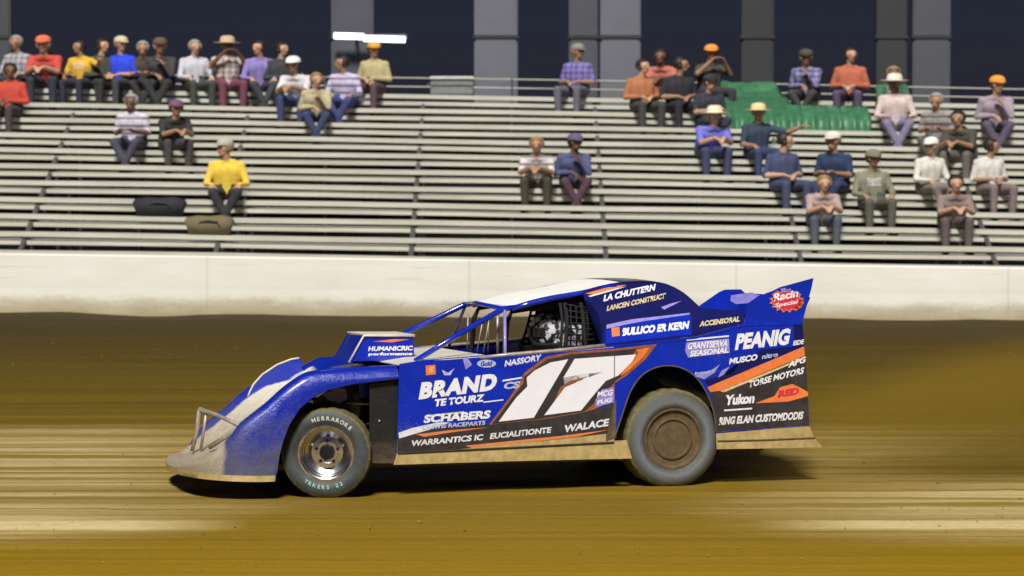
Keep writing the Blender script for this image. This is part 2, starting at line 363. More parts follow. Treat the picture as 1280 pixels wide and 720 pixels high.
g([(731, 367), (752, 361), (768, 357.5), (783, 356), (772, 360), (742, 368)], M['orange'], sail, plane=SAIL)
g([(735, 370), (765, 361.5), (783, 358), (765, 363.5), (738, 371)], M['w_letter'], sail, plane=SAIL)
T('LA CHUTTERN', (754, 377), (818, 363), 8.5, weight=.03, **S_)
T('LANCEN CONSTRUCT', (758, 389), (831, 373), 7, M['tan_letter'], weight=.03, **S_)
g([(826, 384), (838, 379.5), (852, 376), (843, 380.5), (830, 387)], M['lilac'], sail, plane=SAIL)
g([(764, 410), (774, 408.5), (774.5, 419.5), (765, 421)], M['orange'], sail, plane=SAIL, out=.003, name='sticker')
T('BULLICO ER KERN', (777, 420), (860, 411), 10, weight=.04, **S_)
T('ACCENSORAL', (874, 408.5), (924, 402), 7, M['tan_letter'], weight=.03, **S_)
# roof sheet
RY = .62
bm = bmesh.new(); rl = smooth_poly(roofline, 4); rows = []
ys = [-1, -.97, -.8, -.5, -.2, .2, .5, .8, .97, 1]
for (x, y) in rl:
    p = L(x, y, (-RY, 0)); s_ = 1.0
    rows.append([(p.x - .05 * (1 - abs(t) ** 2) * (1 if p.x < .6 else 0), t * RY, p.z + (.012 * (1 - t * t)) * s_) for t in ys])
vt = [[bm.verts.new(p) for p in r] for r in rows]
sw = next(i for i, (x, y) in enumerate(rl) if x > 772)
for i in range(len(vt) - 1):
    for j in range(len(ys) - 1):
        f = bm.faces.new((vt[i][j], vt[i][j + 1], vt[i + 1][j + 1], vt[i + 1][j])); f.material_index = 1 if i >= sw else 0
        if j in (0, len(ys) - 2): f.material_index = 1
geo = bmesh.ops.extrude_face_region(bm, geom=list(bm.faces)); vs = [e for e in geo['geom'] if isinstance(e, bmesh.types.BMVert)]
bmesh.ops.translate(bm, verts=vs, vec=(0, 0, -.012))
bobj('roof', bm, [M['white_paint'], M['navy']], smooth=True, autos=35)
for s in (0, 1):                         # roof rail, pillars, window post, belt rail
    mm = (lambda p: mirror(p)) if s else (lambda p: p)
    bm = bmesh.new(); add_tube(bm, [mm(L(x, y + 3.5, (-RY, 0))) for x, y in roofline[:6]], .022, 10); bobj('roof_rail', bm, M['blue'], smooth=True)
    bm = bmesh.new(); add_tube(bm, [mm(L(519, 451, (-.86, 0))), mm(L(575, 417, (-.73, 0))), mm(L(629, 386, (-.62, 0))), mm(L(645, 384, (-.62, 0)))], [.020, .022, .023, .02], 10)
    bobj('windscreen_pillar', bm, M['blue'], smooth=True)
    bm = bmesh.new(); add_tube(bm, [mm(L(631.5, 443, (-.9, 0))), mm(L(631, 386, (-.62, 0)))], .013, 8); bobj('window_post', bm, M['lilac'], smooth=True)
    bm = bmesh.new(); add_tube(bm, [mm(L(600, 447, (-.96, 0))), mm(L(640, 443, (-.96, 0))), mm(L(700, 438, (-.96, 0))), mm(L(756, 432, (-.96, 0)))], .016, 8); bobj('belt_rail', bm, M['bumper_tube'], smooth=True)
bm = bmesh.new(); a = L(629, 386, (-RY, 0)); add_tube(bm, [a, Vector((a.x - .06, 0, a.z + .03)), mirror(a)], .018, 8); bobj('roof_front_rail', bm, M['blue'], smooth=True)

# ---- decks between the sides
def deck(name, x0, x1, m, yh=.97, y0f=None, dz=-.004):
    pa = [L(*q, SP) for q in x0]; bm = bmesh.new()
    rws = [[bm.verts.new((p.x, t * yh, p.z + dz)) for t in (-1, -.5, 0, .5, 1)] for p in pa]
    for i in range(len(rws) - 1):
        for j in range(4): bm.faces.new((rws[i][j], rws[i][j + 1], rws[i + 1][j + 1], rws[i + 1][j]))
    ge = bmesh.ops.extrude_face_region(bm, geom=list(bm.faces)); bmesh.ops.translate(bm, verts=[e for e in ge['geom'] if isinstance(e, bmesh.types.BMVert)], vec=(0, 0, -.006))
    return bobj(name, bm, m)
deck('cowl_deck', [(499, 455.5), (530, 450.5), (580, 446.5), (612, 444)], None, M['white_hood'])
deck('rear_deck', [(758, 432.5), (870, 422), (930, 406), (1002, 404)], None, M['blue'])
# rear end: closing panel, bumper, fuel cell
bm = bmesh.new(); pz = L(1001, 404, SP); pb = L(1008, 520, SP)
add_box(bm, ((pz.x + pb.x) / 2 - .02, 0, (pz.z + pb.z) / 2), (.01, 1.9, pz.z - pb.z - .02)); bobj('rear_panel', bm, M['black'])
bm = bmesh.new(); p = L(925, 570, (-.4, 0)); add_box(bm, (p.x, 0, .33), (.42, .8, .34), bev=.03); bobj('fuel_cell', bm, M['black'])
# spoiler
SPL = (-1.0 + .03 * .9, 0)
end = plate('spoiler_end_plate', [(930, 404.6), (932, 392), (936, 378.5), (948, 370), (966, 363.5), (975, 359), (1017, 347.5), (1014, 362), (1009, 380), (1003, 403)], SP, M['blue'])
far_plane = (.96, 0)
plate('spoiler_end_plate', [(860, 396), (873, 383), (885, 375), (899, 365), (906, 362), (926, 361.5), (931, 366), (935, 372), (935, 398)], far_plane, M['blue'])
bm = bmesh.new(); a = L(998, 404, SP); b = L(1012, 362, SP); 
poly_solid(bm, [(a.x, -.96, a.z), (a.x, .96, a.z), (b.x, .96, b.z - .06), (b.x, -.96, b.z - .06)], [(a.x + .006, -.96, a.z), (a.x + .006, .96, a.z), (b.x + .006, .96, b.z - .06), (b.x + .006, -.96, b.z - .06)])
bobj('spoiler_blade', bm, M['blue'])
plate('spoiler_brace', [(914, 369), (940, 365.5), (952, 370), (945, 378), (920, 380), (913, 376)], (.2, 0), M['lilac'])
# emblem: ragged red burst with pale lettering
em = [(983 + (22 if k % 2 else 17.5) * math.cos(a), 376 + (15 if k % 2 else 11.5) * math.sin(a)) for k, a in enumerate([i * math.pi / 16 for i in range(32)])]
g(em, M['orange'], end, name='emblem'); g([(983 + (x - 983) * .86, 376 + (y - 376) * .86) for x, y in em], M['red'], end, out=.0036, name='emblem')
T('Racin', (966, 377), (997, 371), 10, M['w_letter'], end, weight=.02, out=.006)
T('Special', (968, 386), (996, 381), 7, M['w_letter'], end, weight=.01, out=.006)
T('The', (974, 366), (988, 364), 5, M['lilac'], end, weight=.02, out=.006)

# ---- front bodywork: one lofted shell of nose, hood and both fenders
c_tr = smooth_poly([(213, 583), (222, 574), (240, 565), (262, 555), (290, 536), (318, 513), (345, 495), (372, 478), (400, 466), (440, 457), (498, 452)], 5)
r_tr = smooth_poly([(238, 588), (255, 570), (277, 549), (302, 527), (332, 503), (353, 484), (378, 467), (400, 462), (440, 459), (498, 456)], 5)
b_tr = [(215, 582), (235, 594), (270, 598.5), (344, 598), (346, 590), (349, 570), (354, 550), (362, 530), (375, 510), (390, 497), (410, 487), (440, 480), (498, 473)]
cc = [L(x, y, (0, 0)) for x, y in c_tr]; rc = [L(x, y, (-.86, 0)) for x, y in r_tr]; bc = [L(x, y, (-.97, 0)) for x, y in b_tr]
def interp(P, X):
    xs = [p.x for p in P]; zs = [p.z for p in P]; return float(np.interp(X, xs, zs))
X0 = cc[0].x; X1 = L(498, 455, SP).x
xs = [X0 + (X1 - X0) * t for t in [0, .004, .012, .025, .045, .07, .10, .13, .165]] + list(np.linspace(X0 + .19 * (X1 - X0), X1, 44))
bx = sorted(set(round(float(v), 4) for v in xs + [p.x for p in bc if X0 < p.x < X1])); xs = bx
prof = [0, .12, .25, .4, .55, .68, .78, .84, .88, .915, .945, .968, .985]
WH = .98; NL = .52
sec = []
for X in xs:
    s = min(1, (X - X0) / NL); w = WH * (1 - (1 - s) ** 2.6) ** (1 / 2.2) if s < 1 else WH
    w = max(w, .02)
    zc = interp(cc, X); zr = interp(rc, X); zr = min(zr, zc + .05) if s < .35 else zr
    blend = min(1, max(0, (s - .25) / .5)); zr = zc * (1 - blend) + zr * blend if s < .75 else zr
    zb = interp(bc, X); fl = .11 + .02 * (1 - s)
    zb = max(zb, .10) if X > bc[3].x else fl
    row = []
    for q in prof:
        gq = max(0, (q - .45) / .43); gq = min(1, gq) ** 1.6
        dip = -.035 * math.sin(math.pi * min(1, max(0, (q - .35) / .5))) * min(1, s)
        z = zc * (1 - gq) + zr * gq + dip
        if q > .88: k = (q - .88) / .105; z = z - .06 * (1 - math.sqrt(max(0, 1 - k * k))) * min(1, s + .2)
        row.append((q * w, max(z, zb + .01)))
    zl = row[-1][1]; lip = fl + .055
    for k in (.25, .5, .75): row.append((w * (.985 + .015 * math.sin(k * 2)), zl + (zb - zl) * k * .85))
    row.append((w * 1.0, zb + (.045 if X < bc[3].x else .012))); row.append((w * (1.012 if X < bc[3].x else 1.0), zb)); sec.append(row)
bm = bmesh.new(); n = len(sec[0]); grid = []
for X, row in zip(xs, sec):
    k_ = min(1, max(0, (X - X0 + .02) / .30)) * min(1, max(0, (X1 - .25 - X) / .25))
    def low(y, z): return z - .125 * k_ * min(1, max(0, (y + .15) / .75)) * min(1, max(0, (z - .16) / .15))
    half = [(-y, z) for y, z in row[::-1]] + [(y, low(y, z)) for y, z in row[1:]]
    grid.append([bm.verts.new((X, y, z)) for y, z in half])
NN = len(grid[0]); ctr = n - 1
for i in range(len(grid) - 1):
    for j in range(NN - 1):
        f = bm.faces.new((grid[i][j], grid[i][j + 1], grid[i + 1][j + 1], grid[i + 1][j]))
        q = abs(j + .5 - ctr); X = (xs[i] + xs[i + 1]) / 2
        mi = 0
        zf = sum(v.co.z for v in f.verts) / 4 - min(v.co.z for v in grid[i])
        if X < bc[3].x and zf < .042: mi = 1
        f.material_index = mi
ge = bmesh.ops.extrude_face_region(bm, geom=list(bm.faces)); bmesh.ops.scale(bm, verts=[e for e in ge['geom'] if isinstance(e, bmesh.types.BMVert)], vec=(1, .994, .994))
lay = bm.verts.layers.float.new('tone'); XB = L(283, 590, (-.97, 0)).x; XC = L(415, 460, (0, 0)).x
for v in bm.verts:
    x, y = v.co.x, abs(v.co.y)
    a_ = .5 + (XB + .12 * (v.co.z - .3) - x) / .16; b_ = .5 + min((.78 - y) / .10, (XC - x) / .2)
    v[lay] = min(1, max(0, max(a_, b_)))
front = bobj('front_bodywork', bm, [M['shell'], M['tan']], smooth=True, autos=50)
# raised fin on the far fender, and the near fin edge
plate('fender_fin', [(309, 500), (312, 490), (317, 480), (328, 468), (346, 456), (364, 449), (374, 447.5), (378, 450), (378, 470), (340, 500)], (.80, 0), M['blue'], thick=.012)
bm = bmesh.new(); add_tube(bm, [L(x, y, (.80, 0), .002) for x, y in [(309, 498), (312, 490), (317, 480), (328, 468), (346, 456), (364, 449), (374, 447.5)]], .008, 6); bobj('fin_edge', bm, M['white_hood'], smooth=True)
bm = bmesh.new(); add_tube(bm, [L(x, y, (-.90, 0)) for x, y in [(330, 509), (353, 489), (378, 472), (402, 464.5), (440, 461), (492, 459)]], [.006, .014, .018, .018, .014, .006], 8); bobj('fender_crease', bm, M['blue'], smooth=True)
# nose bar
bm = bmesh.new()
A = L(250, 511, (-.15, 0)); B = L(303, 534, (-.62, 0)); Mid = L(272, 519, (-.35, 0))
add_tube(bm, [L(240, 564, (-.12, 0)), L(246, 540, (-.13, 0)), A + Vector((-.01, 0, -.02)), A, Mid, B, B + Vector((.05, 0, -.05))], .016, 10)
add_tube(bm, [L(258, 514, (-.2, 0)), L(255, 535, (-.2, 0)), L(251, 563, (-.2, 0))], .012, 8)
add_tube(bm, [B, L(285, 545, (-.55, 0)), L(262, 560, (-.4, 0))], .014, 8)
bobj('nose_bar', bm, M['bumper_tube'], smooth=True)
# hood scoop
bm = bmesh.new(); sc_ = (-.30, 0)
fr = [L(437, 452, sc_), L(455, 420.5, sc_), L(517, 420.5, sc_), L(518, 450, sc_)]
poly_solid(bm, fr, [Vector((p.x, p.y + .62, p.z)) for p in fr]); 
scoop = bobj('air_scoop', bm, M['blue'])
bm = bmesh.new(); q = [L(436, 453, sc_, .01), L(454.5, 419.5, sc_, .01), L(518, 419.5, sc_, .01)]; add_tube(bm, q, .010, 6); bobj('scoop_lip', bm, M['white_hood'], scoop, smooth=True)
bm = bmesh.new(); fr = [L(455, 419, sc_), L(518, 419, sc_)]; 
poly_solid(bm, [fr[0] + Vector((0, -.01, .008)), fr[1] + Vector((0, -.01, .008)), fr[1] + Vector((0, .63, .008)), fr[0] + Vector((0, .63, .008))], [fr[0] + Vector((0, -.01, 0)), fr[1] + Vector((0, -.01, 0)), fr[1] + Vector((0, .63, 0)), fr[0] + Vector((0, .63, 0))])
bobj('scoop_lid', bm, M['white_hood'], scoop)
T('HUMANICRIC', (460, 439), (515, 438), 6, plane=sc_, parent=scoop, weight=.03); T('performance', (460, 445.5), (515, 445), 5, M['w_letter'], plane=sc_, parent=scoop, weight=.03)
g([(466, 427), (490, 424), (512, 424), (490, 428)], M['orange'], scoop, plane=sc_)

# ---- inside the front arch and under the car
bm = bmesh.new()
pa = [(386, 600 - 14), (392, 500), (410, 488), (440, 478), (497, 470), (497, 577)]
poly_solid(bm, [L(x, y, (-.60, 0)) for x, y in pa], [L(x, y, (-.60, 0)) + Vector((0, .01, 0)) for x, y in pa]); bobj('inner_panel', bm, M['black'])
bm = bmesh.new(); pa = [(462, 480), (497, 476), (498.5, 579), (462, 579)]
poly_solid(bm, [L(x, y, (-.93, 0)) for x, y in pa], [L(x, y, (-.93, 0)) + Vector((0, .008, 0)) for x, y in pa]); bobj('splash_panel', bm, M['black'])
plate('inner_fender', [(448, 479), (497, 475), (497, 492), (475, 498), (450, 497)], (-.80, 0), M['fender_blue'])
plate('inner_fender', [(402, 493), (420, 485), (432, 486), (434, 499), (425, 504), (410, 500)], (-.62, 0), M['lilac'], out=.01)
bm = bmesh.new(); add_tube(bm, [L(432, 505, (-.7, 0)), L(486, 504, (-.7, 0))], .012, 8); add_tube(bm, [L(455, 532, (-.7, 0)), L(475, 526, (-.94, 0))], .01, 8); bobj('brake_line', bm, M['steel'], smooth=True)
bm = bmesh.new(); add_tube(bm, [L(438, 545, (-.66, 0)), L(446, 490, (-.6, 0))], .03, 12); add_tube(bm, [L(440, 530, (-.66, 0)), L(445, 500, (-.6, 0))], .045, 12); bobj('shock_absorber', bm, M['bumper_tube'], smooth=True)
bm = bmesh.new()
add_box(bm, (-.2, 0, .20), (3.9, 1.5, .05)); add_box(bm, (-1.0, 0, .42), (.7, .5, .45), bev=.04); add_box(bm, (.5, .1, .3), (1.5, 1.2, .25))
bobj('floor_pan', bm, M['black'])
bm = bmesh.new()
add_box(bm, (.0, .9, .4), (2.0, .01, .5)); bobj('interior_panel', bm, M['chassis'])

# ---- roll cage, seat, netting, steering
def cg(px, py, Y): return L(px, py, (Y, 0))
bm = bmesh.new()
for s in (-1, 1):
    y = -.52 * s
    top_f, top_r = cg(640, 389, -.52), cg(728, 375, -.52)
    pts = [Vector((cg(622, 450, -.52).x, y, .5)), Vector((top_f.x - .04, y, top_f.z - .08)), Vector((top_f.x, y, top_f.z)), Vector((top_r.x, y, top_r.z)), Vector((top_r.x + .02, y, top_r.z - .1)), Vector((top_r.x + .03, y, .4))]
    add_tube(bm, pts, .021, 10)
    add_tube(bm, [Vector((top_r.x, y, top_r.z - .02)), Vector((top_r.x + .75, y, .62))], .018, 8)
add_tube(bm, [(top_r.x, -.52, top_r.z), (top_r.x, .52, top_r.z)], .021); add_tube(bm, [(top_r.x, .52, top_r.z - .03), (top_r.x + .02, -.52, .7)], .018)
bobj('roll_cage', bm, M['matte_black'], smooth=True)
bm = bmesh.new()
for x in (701, 707, 727): add_tube(bm, [cg(x - 1, 379, -.66), cg(x + 2, 400, -.72), cg(x + 5 if x > 710 else x, 434, -.86)], .016 if x != 701 else .012, 8)
bobj('window_strap', bm, M['matte_black'], smooth=True)
bm = bmesh.new(); 
bm.free()
for a_, b_, r_ in ((cg(584, 441, .1), cg(585, 392, .1), .006), (cg(610, 441, .1), cg(611, 392, .1), .006), (cg(596, 441, -.2), cg(605, 392, -.2), .006), (cg(604, 441, -.2), cg(613, 392, -.2), .006), (cg(622, 443, -.5), cg(622, 390, -.5), .012)):
    bm = bmesh.new(); add_tube(bm, [a_, b_], r_, 6); bobj('rock_guard_bar', bm, M['bumper_tube'], smooth=True)
# window net behind the driver's opening: woven straps with printed webbing
def netmesh(quad, nx, nz, Y, w):
    bm = bmesh.new(); a, b, c, d = [cg(x, y, Y) for x, y in quad]
    def P(u, v): return (a * (1 - u) + b * u) * (1 - v) + (d * (1 - u) + c * u) * v
    for i in range(nx + 1): add_tube(bm, [P(i / nx, 0), P(i / nx, .5) + Vector((.006, 0, 0)), P(i / nx, 1)], w, 5)
    for i in range(nz + 1): add_tube(bm, [P(0, i / nz), P(.5, i / nz) + Vector((0, 0, -.006)), P(1, i / nz)], w, 5)
    return bm
bobj('window_net', netmesh([(706, 433), (750, 430), (747, 386), (706, 380)], 6, 7, -.70, .007), M['matte_black'], smooth=True)
bobj('window_net', netmesh([(652, 430), (752, 422), (752, 378), (664, 388)], 12, 6, .58, .011), M['matte_black'], smooth=True)
bm = bmesh.new(); add_box(bm, (cg(700, 380, 0).x, 0, cg(700, 376, 0).z), (.62, 1.0, .05), bev=.015, rot=Matrix.Rotation(R(-8), 4, 'Y')); bobj('roof_padding', bm, M['matte_black'])
# seat
bm = bmesh.new(); sp = cg(712, 430, -.33)
SX = sp.x
add_box(bm, (SX + .02, -.30, .62), (.12, .50, .62), bev=.04, rot=Matrix.Rotation(R(12), 4, 'Y'))
add_box(bm, (SX - .22, -.30, .36), (.5, .46, .12), bev=.04)
for s in (-1, 1): add_box(bm, (SX - .05, -.30 + s * .24, .66), (.24, .04, .34), bev=.018)
seat = bobj('racing_seat', bm, M['matte_black'])
bm = bmesh.new(); add_box(bm, (SX + .02, -.30, 1.06), (.16, .40, .34), bev=.04)
for s in (-1, 1): add_box(bm, (SX - .06, -.30 + s * .17, 1.05), (.22, .04, .22), bev=.018)
bobj('head_rest', bm, M['print'], seat)
bm = bmesh.new(); add_lathe(bm, [(.16 + .014 * math.cos(a), .014 * math.sin(a)) for a in [k * math.pi / 4 for k in range(8)]], 32, 'Z', closed=True)
for k in range(3): add_tube(bm, [(0, 0, -.03), (.155 * math.cos(k * 2.1), .155 * math.sin(k * 2.1), 0)], .01, 6)
bmesh.ops.transform(bm, matrix=Matrix.Translation((SX - .62, -.30, .76)) @ Matrix.Rotation(R(-65), 4, 'Y'), verts=bm.verts)
add_tube(bm, [(SX - .61, -.3, .76), (SX - 1.0, -.3, .66)], .018, 8)
bobj('steering_wheel', bm, M['matte_black'], smooth=True)
bm = bmesh.new(); add_box(bm, (cg(604, 446, -.5).x, 0, .72), (.03, 1.1, .14)); bobj('dash_panel', bm, M['chassis'])

# ---- wheels
def curve_text(s, rad, start, size, Yoff, m, parent, flip=False):
    """letters set round the sidewall, each turned to its own angle"""
    bm = bmesh.new(); n = len(s); step = size * .82 / rad
    for i, ch in enumerate(s):
        if ch == ' ': continue
        me = text_mesh(ch, .03); co = np.array([v.co[:] for v in me.vertices]); cx = (co[:, 0].min() + co[:, 0].max()) / 2
        b2 = bmesh.new(); b2.from_mesh(me); bpy.data.meshes.remove(me)
        k = (i - (n - 1) / 2) * step
        a = start - k if not flip else start + k
        for v in b2.verts:
            lx, lz = (v.co.x - cx) * size, (v.co.y) * size
            r_ = rad + (lz if not flip else -lz + size * .7); tx = lx if not flip else -lx
            # tangent direction
            v.co = Vector((r_ * math.cos(a) + tx * math.sin(a), Yoff, r_ * math.sin(a) - tx * math.cos(a)))
        tmp = bpy.data.meshes.new('t'); b2.to_mesh(tmp); b2.free(); bm.from_mesh(tmp); bpy.data.meshes.remove(tmp)
    return obj('lettering', bm, m, parent)
def wheel(loc, r, w, rot, muddy, near, squash=.012):
    sgn = -1 if near else 1
    wr = empty('wheel', loc, car, rot); 
    h = w / 2; ri = r * .585
    P = [(ri, -h * .86), (ri + .012, -h * .97), (ri + .05, -h * 1.04), (r - .085, -h * 1.07), (r - .045, -h * 1.02), (r - .022, -h * .94), (r - .006, -h * .84), (r, -h * .68), (r, -h * .64), (r - .006, -h * .63), (r - .006, -h * .61), (r, -h * .60)]
    P += [(r + .001, -h * .3), (r + .001, -h * .28), (r - .006, -h * .27), (r - .006, -h * .25), (r + .001, -h * .24), (r + .002, 0)]
    P2 = [(a, -b) for a, b in P[::-1][1:]]
    prof_ = P + P2
    sm = M['dusty_rubber'] if muddy else M['rubber']
    bm = bmesh.new(); mis = [0 if (i < 5 or i > len(prof_) - 7) else 1 for i in range(len(prof_))]
    add_lathe(bm, prof_, 72, 'Y', mis)
    # tread blocks: shallow cross grooves pressed into the tread
    for v in bm.verts:
        rr = math.hypot(v.co.x, v.co.z); ang = math.atan2(v.co.z, v.co.x)
        if rr > r - .004 and int((ang + math.pi) / (2 * math.pi) * 72 + .5) % 3 == 0: v.co.x *= .982; v.co.z *= .982
    zc = loc[2]
    for v in bm.verts:                     # flat where it carries the car
        if v.co.z < -(r - squash): v.co.z = -(r - squash) + (v.co.z + r - squash) * .2
    t = obj('tyre', bm, [sm, M['tread']], wr, smooth=True, autos=40)
    o_ = -h * sgn * -1
    bm = bmesh.new(); s = -1 if near else 1
    rp = [(ri + .016, s * h * .90), (ri + .012, s * h * .985), (ri - .002, s * h * .99), (ri - .006, s * h * .93), (ri - .014, s * h * .90), (ri - .02, s * h * .60), (ri - .030, s * h * .55), (ri - .034, s * h * .2), (ri * .60, s * h * .02), (ri * .42, s * h * .05), (ri * .40, s * h * .12), (.001, s * h * .13)]
    if muddy: rp = [(ri + .016, s * h * .90), (ri + .012, s * h * .985), (ri - .002, s * h * .99), (ri - .010, s * h * .90), (ri - .018, s * h * .84), (ri * .74, s * h * .80), (ri * .72, s * h * .88), (ri * .66, s * h * .90), (ri * .63, s * h * .82), (ri * .3, s * h * .80), (.001, s * h * .81)]
    add_lathe(bm, rp, 64, 'Y'); ge = bmesh.ops.extrude_face_region(bm, geom=list(bm.faces)); bmesh.ops.translate(bm, verts=[e for e in ge['geom'] if isinstance(e, bmesh.types.BMVert)], vec=(0, -s * .01, 0))
    rim = obj('rim', bm, M['mud'] if muddy else M['rim'], wr, smooth=True, autos=30)
    if not muddy:
        bm = bmesh.new()
        bmesh.ops.create_cone(bm, cap_ends=True, segments=24, radius1=.062, radius2=.05, depth=.10, matrix=Matrix.Translation((0, s * h * .38, 0)) @ Matrix.Rotation(R(90) * -s, 4, 'X'))
        for k in range(5):
            a = k * 2 * math.pi / 5 + .3
            bmesh.ops.create_cone(bm, cap_ends=True, segments=6, radius1=.014, radius2=.012, depth=.035, matrix=Matrix.Translation((.085 * math.cos(a), s * h * .16, .085 * math.sin(a))) @ Matrix.Rotation(R(90), 4, 'X'))
            add_box(bm, (.04 * math.cos(a + .5), s * h * .30, .045 * math.sin(a + .5)), (.03, .07, .03), bev=.004)
        obj('hub', bm, M['chassis'], rim)
    if near and not muddy:
        Yo = -h * 1.075
        curve_text('MERRARORE', r - .088, R(78), .043, Yo, M['tyre_letter'], t)
        curve_text('YKKERS 22', r - .105, R(266), .04, Yo, M['teal_letter'], t, flip=True)
    return wr
def ground_local(px, Yl, z):            # position on a level line across the car
    o = MR.inverted() @ CAM; d = MR.inverted().to_3x3() @ ray(px, 500); t = (Yl - o.y) / d.y; return (o + d * t).x
xf = ground_local(411, -.86, 0); xr = ground_local(837, -.84, 0)
print('wheel x', xf, xr)
wheel((xf, -.80, .336), .345, .27, -YAW - R(2), False, True)
wheel((xf, .82, .345), .355, .27, -YAW - R(2), False, False)
wheel((xr, -.78, .375), .388, .30, R(2), True, True)
wheel((xr, .80, .385), .395, .36, R(2), True, False)
bm = bmesh.new(); add_tube(bm, [(xr, -.7, .38), (xr, .7, .385)], .06, 12); add_tube(bm, [(xf, -.7, .34), (xf, .7, .345)], .03, 8)
for y in (-.5, .5): add_tube(bm, [(xr, y, .38), (xr - .6, y * .9, .3)], .02, 8)
for y in (-1, 1):
    add_tube(bm, [(xf, y * .68, .28), (xf + .15, y * .3, .25)], .016, 8); add_tube(bm, [(xf, y * .68, .44), (xf + .1, y * .3, .42)], .014, 8)
obj('axle', bm, M['chassis'], car, smooth=True)

# ================================================================= PEOPLE
def capsule(bm, a, b, ra, rb, seg=14):
    a, b = Vector(a), Vector(b); d = b - a; ln = max(d.length, 1e-5)
    rot = d.to_track_quat('Z', 'Y').to_matrix().to_4x4() if d.length > 1e-5 else Matrix.Identity(4)
    rings = []
    prof_ = []
    for k in range(0, 5): th = -math.pi / 2 + (k / 4) * math.pi / 2; prof_.append((ra * math.cos(th), ra * math.sin(th)))
    for k in range(0, 5): th = (k / 4) * math.pi / 2; prof_.append((rb * math.cos(th), ln + rb * math.sin(th)))
    mtx = Matrix.Translation(a) @ rot
    for i, (r_, z) in enumerate(prof_):
        if i in (0, len(prof_) - 1): rings.append([bm.verts.new(mtx @ Vector((0, 0, z)))]); continue
        rings.append([bm.verts.new(mtx @ Vector((r_ * math.cos(t), r_ * math.sin(t), z))) for t in [2 * math.pi * j / seg for j in range(seg)]])
    for p, q in zip(rings, rings[1:]):
        for k in range(seg):
            k2 = (k + 1) % seg
            if len(p) == 1: bm.faces.new((p[0], q[k2], q[k]))
            elif len(q) == 1: bm.faces.new((p[k], p[k2], q[0]))
            else: bm.faces.new((p[k], p[k2], q[k2], q[k]))
SKIN, SHIRT, TROU, SHOE, DARK = range(5)
def figure(name, J, voxel=.011, sleeves=True):
    """One continuous body grown over a skeleton J of joints (metres, facing -Y, seat at the origin)."""
    caps = []
    def c(a, b, ra, rb, m): caps.append((Vector(a), Vector(b), ra, rb, m))
    pel, che, nek, hed = [Vector(J[k]) for k in ('pelvis', 'chest', 'neck', 'head')]
    for s in (-1, 1):
        c(pel + Vector((s * .07, 0, 0)), pel + Vector((s * .06, .0, .12)), .12, .115, TROU)
        c(pel + Vector((s * .065, 0, .10)), che + Vector((s * .085, 0, -.02)), .108, .118, SHIRT)
        c(che + Vector((s * .05, 0, .0)), Vector(J['shoulder' + '+-'[s < 0]]), .115, .066, SHIRT); c(nek + Vector((s * .03, .01, -.05)), Vector(J['shoulder' + '+-'[s < 0]]) - Vector((s * .02, 0, 0)), .055, .058, SHIRT)
    c(pel + Vector((0, 0, .05)), che, .12, .12, SHIRT)
    c(che + Vector((0, .01, .05)), nek + Vector((0, .005, -.03)), .12, .060, SHIRT)
    c(nek - Vector((0, 0, .03)), hed - Vector((0, 0, .06)), .052, .054, SKIN)
    f = Vector(J.get('face', (0, -1, 0))).normalized(); up = Vector((0, 0, 1)); sd = f.cross(up).normalized()
    c(hed - f * .022 + up * .012, hed + f * .022 + up * .004, .088, .080, SKIN)      # skull
    c(hed + f * .035 - up * .055, hed + f * .05 - up * .068, .056, .042, SKIN)       # jaw and chin
    c(hed + f * .088 + up * .004, hed + f * .108 - up * .03, .011, .016, SKIN)       # nose
    c(hed + f * .085 - up * .055 - sd * .018, hed + f * .085 - up * .055 + sd * .018, .010, .010, DARK + 1)
    for s in (-1, 1):
        c(hed + sd * s * .085 - up * .0, hed + sd * s * .088 - up * .03, .017, .012, SKIN)
        c(hed + f * .079 + sd * s * .032 + up * .002, hed + f * .080 + sd * s * .036 + up * .002, .012, .012, DARK)
        q = '+-'[s < 0]
        sh, el, wr, hd = [Vector(J[k + q]) for k in ('shoulder', 'elbow', 'wrist', 'hand')]
        c(sh, el, .058, .044, SHIRT)
        mid = el.lerp(wr, .5)
        c(el, mid if sleeves is False else wr, .042, .036 if sleeves is False else .031, SHIRT if sleeves else SKIN)
        if not sleeves: c(mid, wr, .036, .027, SKIN)
        d = (hd - wr).normalized(); side = d.cross(Vector((0, 0, 1))); side = side.normalized() if side.length > .1 else Vector((1, 0, 0))
        dn = side.cross(d).normalized()
        if dn.z > 0: dn = -dn
        pm = wr + d * .075
        for k in (-1.2, 0, 1.2): c(wr + d * .015 + side * .014 * k, pm + side * .020 * k, .019, .017, SKIN)
        for i, k in enumerate((-1.6, -.55, .55, 1.6)):                                # four fingers, bent at the knuckle
            ln = (.062, .074, .078, .058)[i]
            p0 = pm + side * .0185 * k; p1 = p0 + d * ln * .55 + dn * .012; p2 = p1 + d * ln * .35 + dn * .03
            c(p0, p1, .0095, .009, SKIN); c(p1, p2, .009, .008, SKIN)
        inn = side * (-1 if side.x * s > 0 else 1)
        c(wr + d * .03 + inn * .02, wr + d * .065 + inn * .055 + dn * .01, .012, .010, SKIN)
        c(wr + d * .065 + inn * .055 + dn * .01, wr + d * .09 + inn * .06 + dn * .025, .010, .009, SKIN)
        hp, kn, an, to = [Vector(J[k + q]) for k in ('hip', 'knee', 'ankle', 'toe')]
        c(hp, kn, .092, .063, TROU); c(kn, an, .062, .045, TROU)
        c(an + Vector((0, .03, -.035)), to, .042, .036, SHOE); c(an, an + Vector((0, .01, -.03)), .043, .042, SHOE)
    bm = bmesh.new()
    for a, b, ra, rb, m in caps: capsule(bm, a, b, ra, rb)
    bmesh.ops.recalc_face_normals(bm, faces=bm.faces)
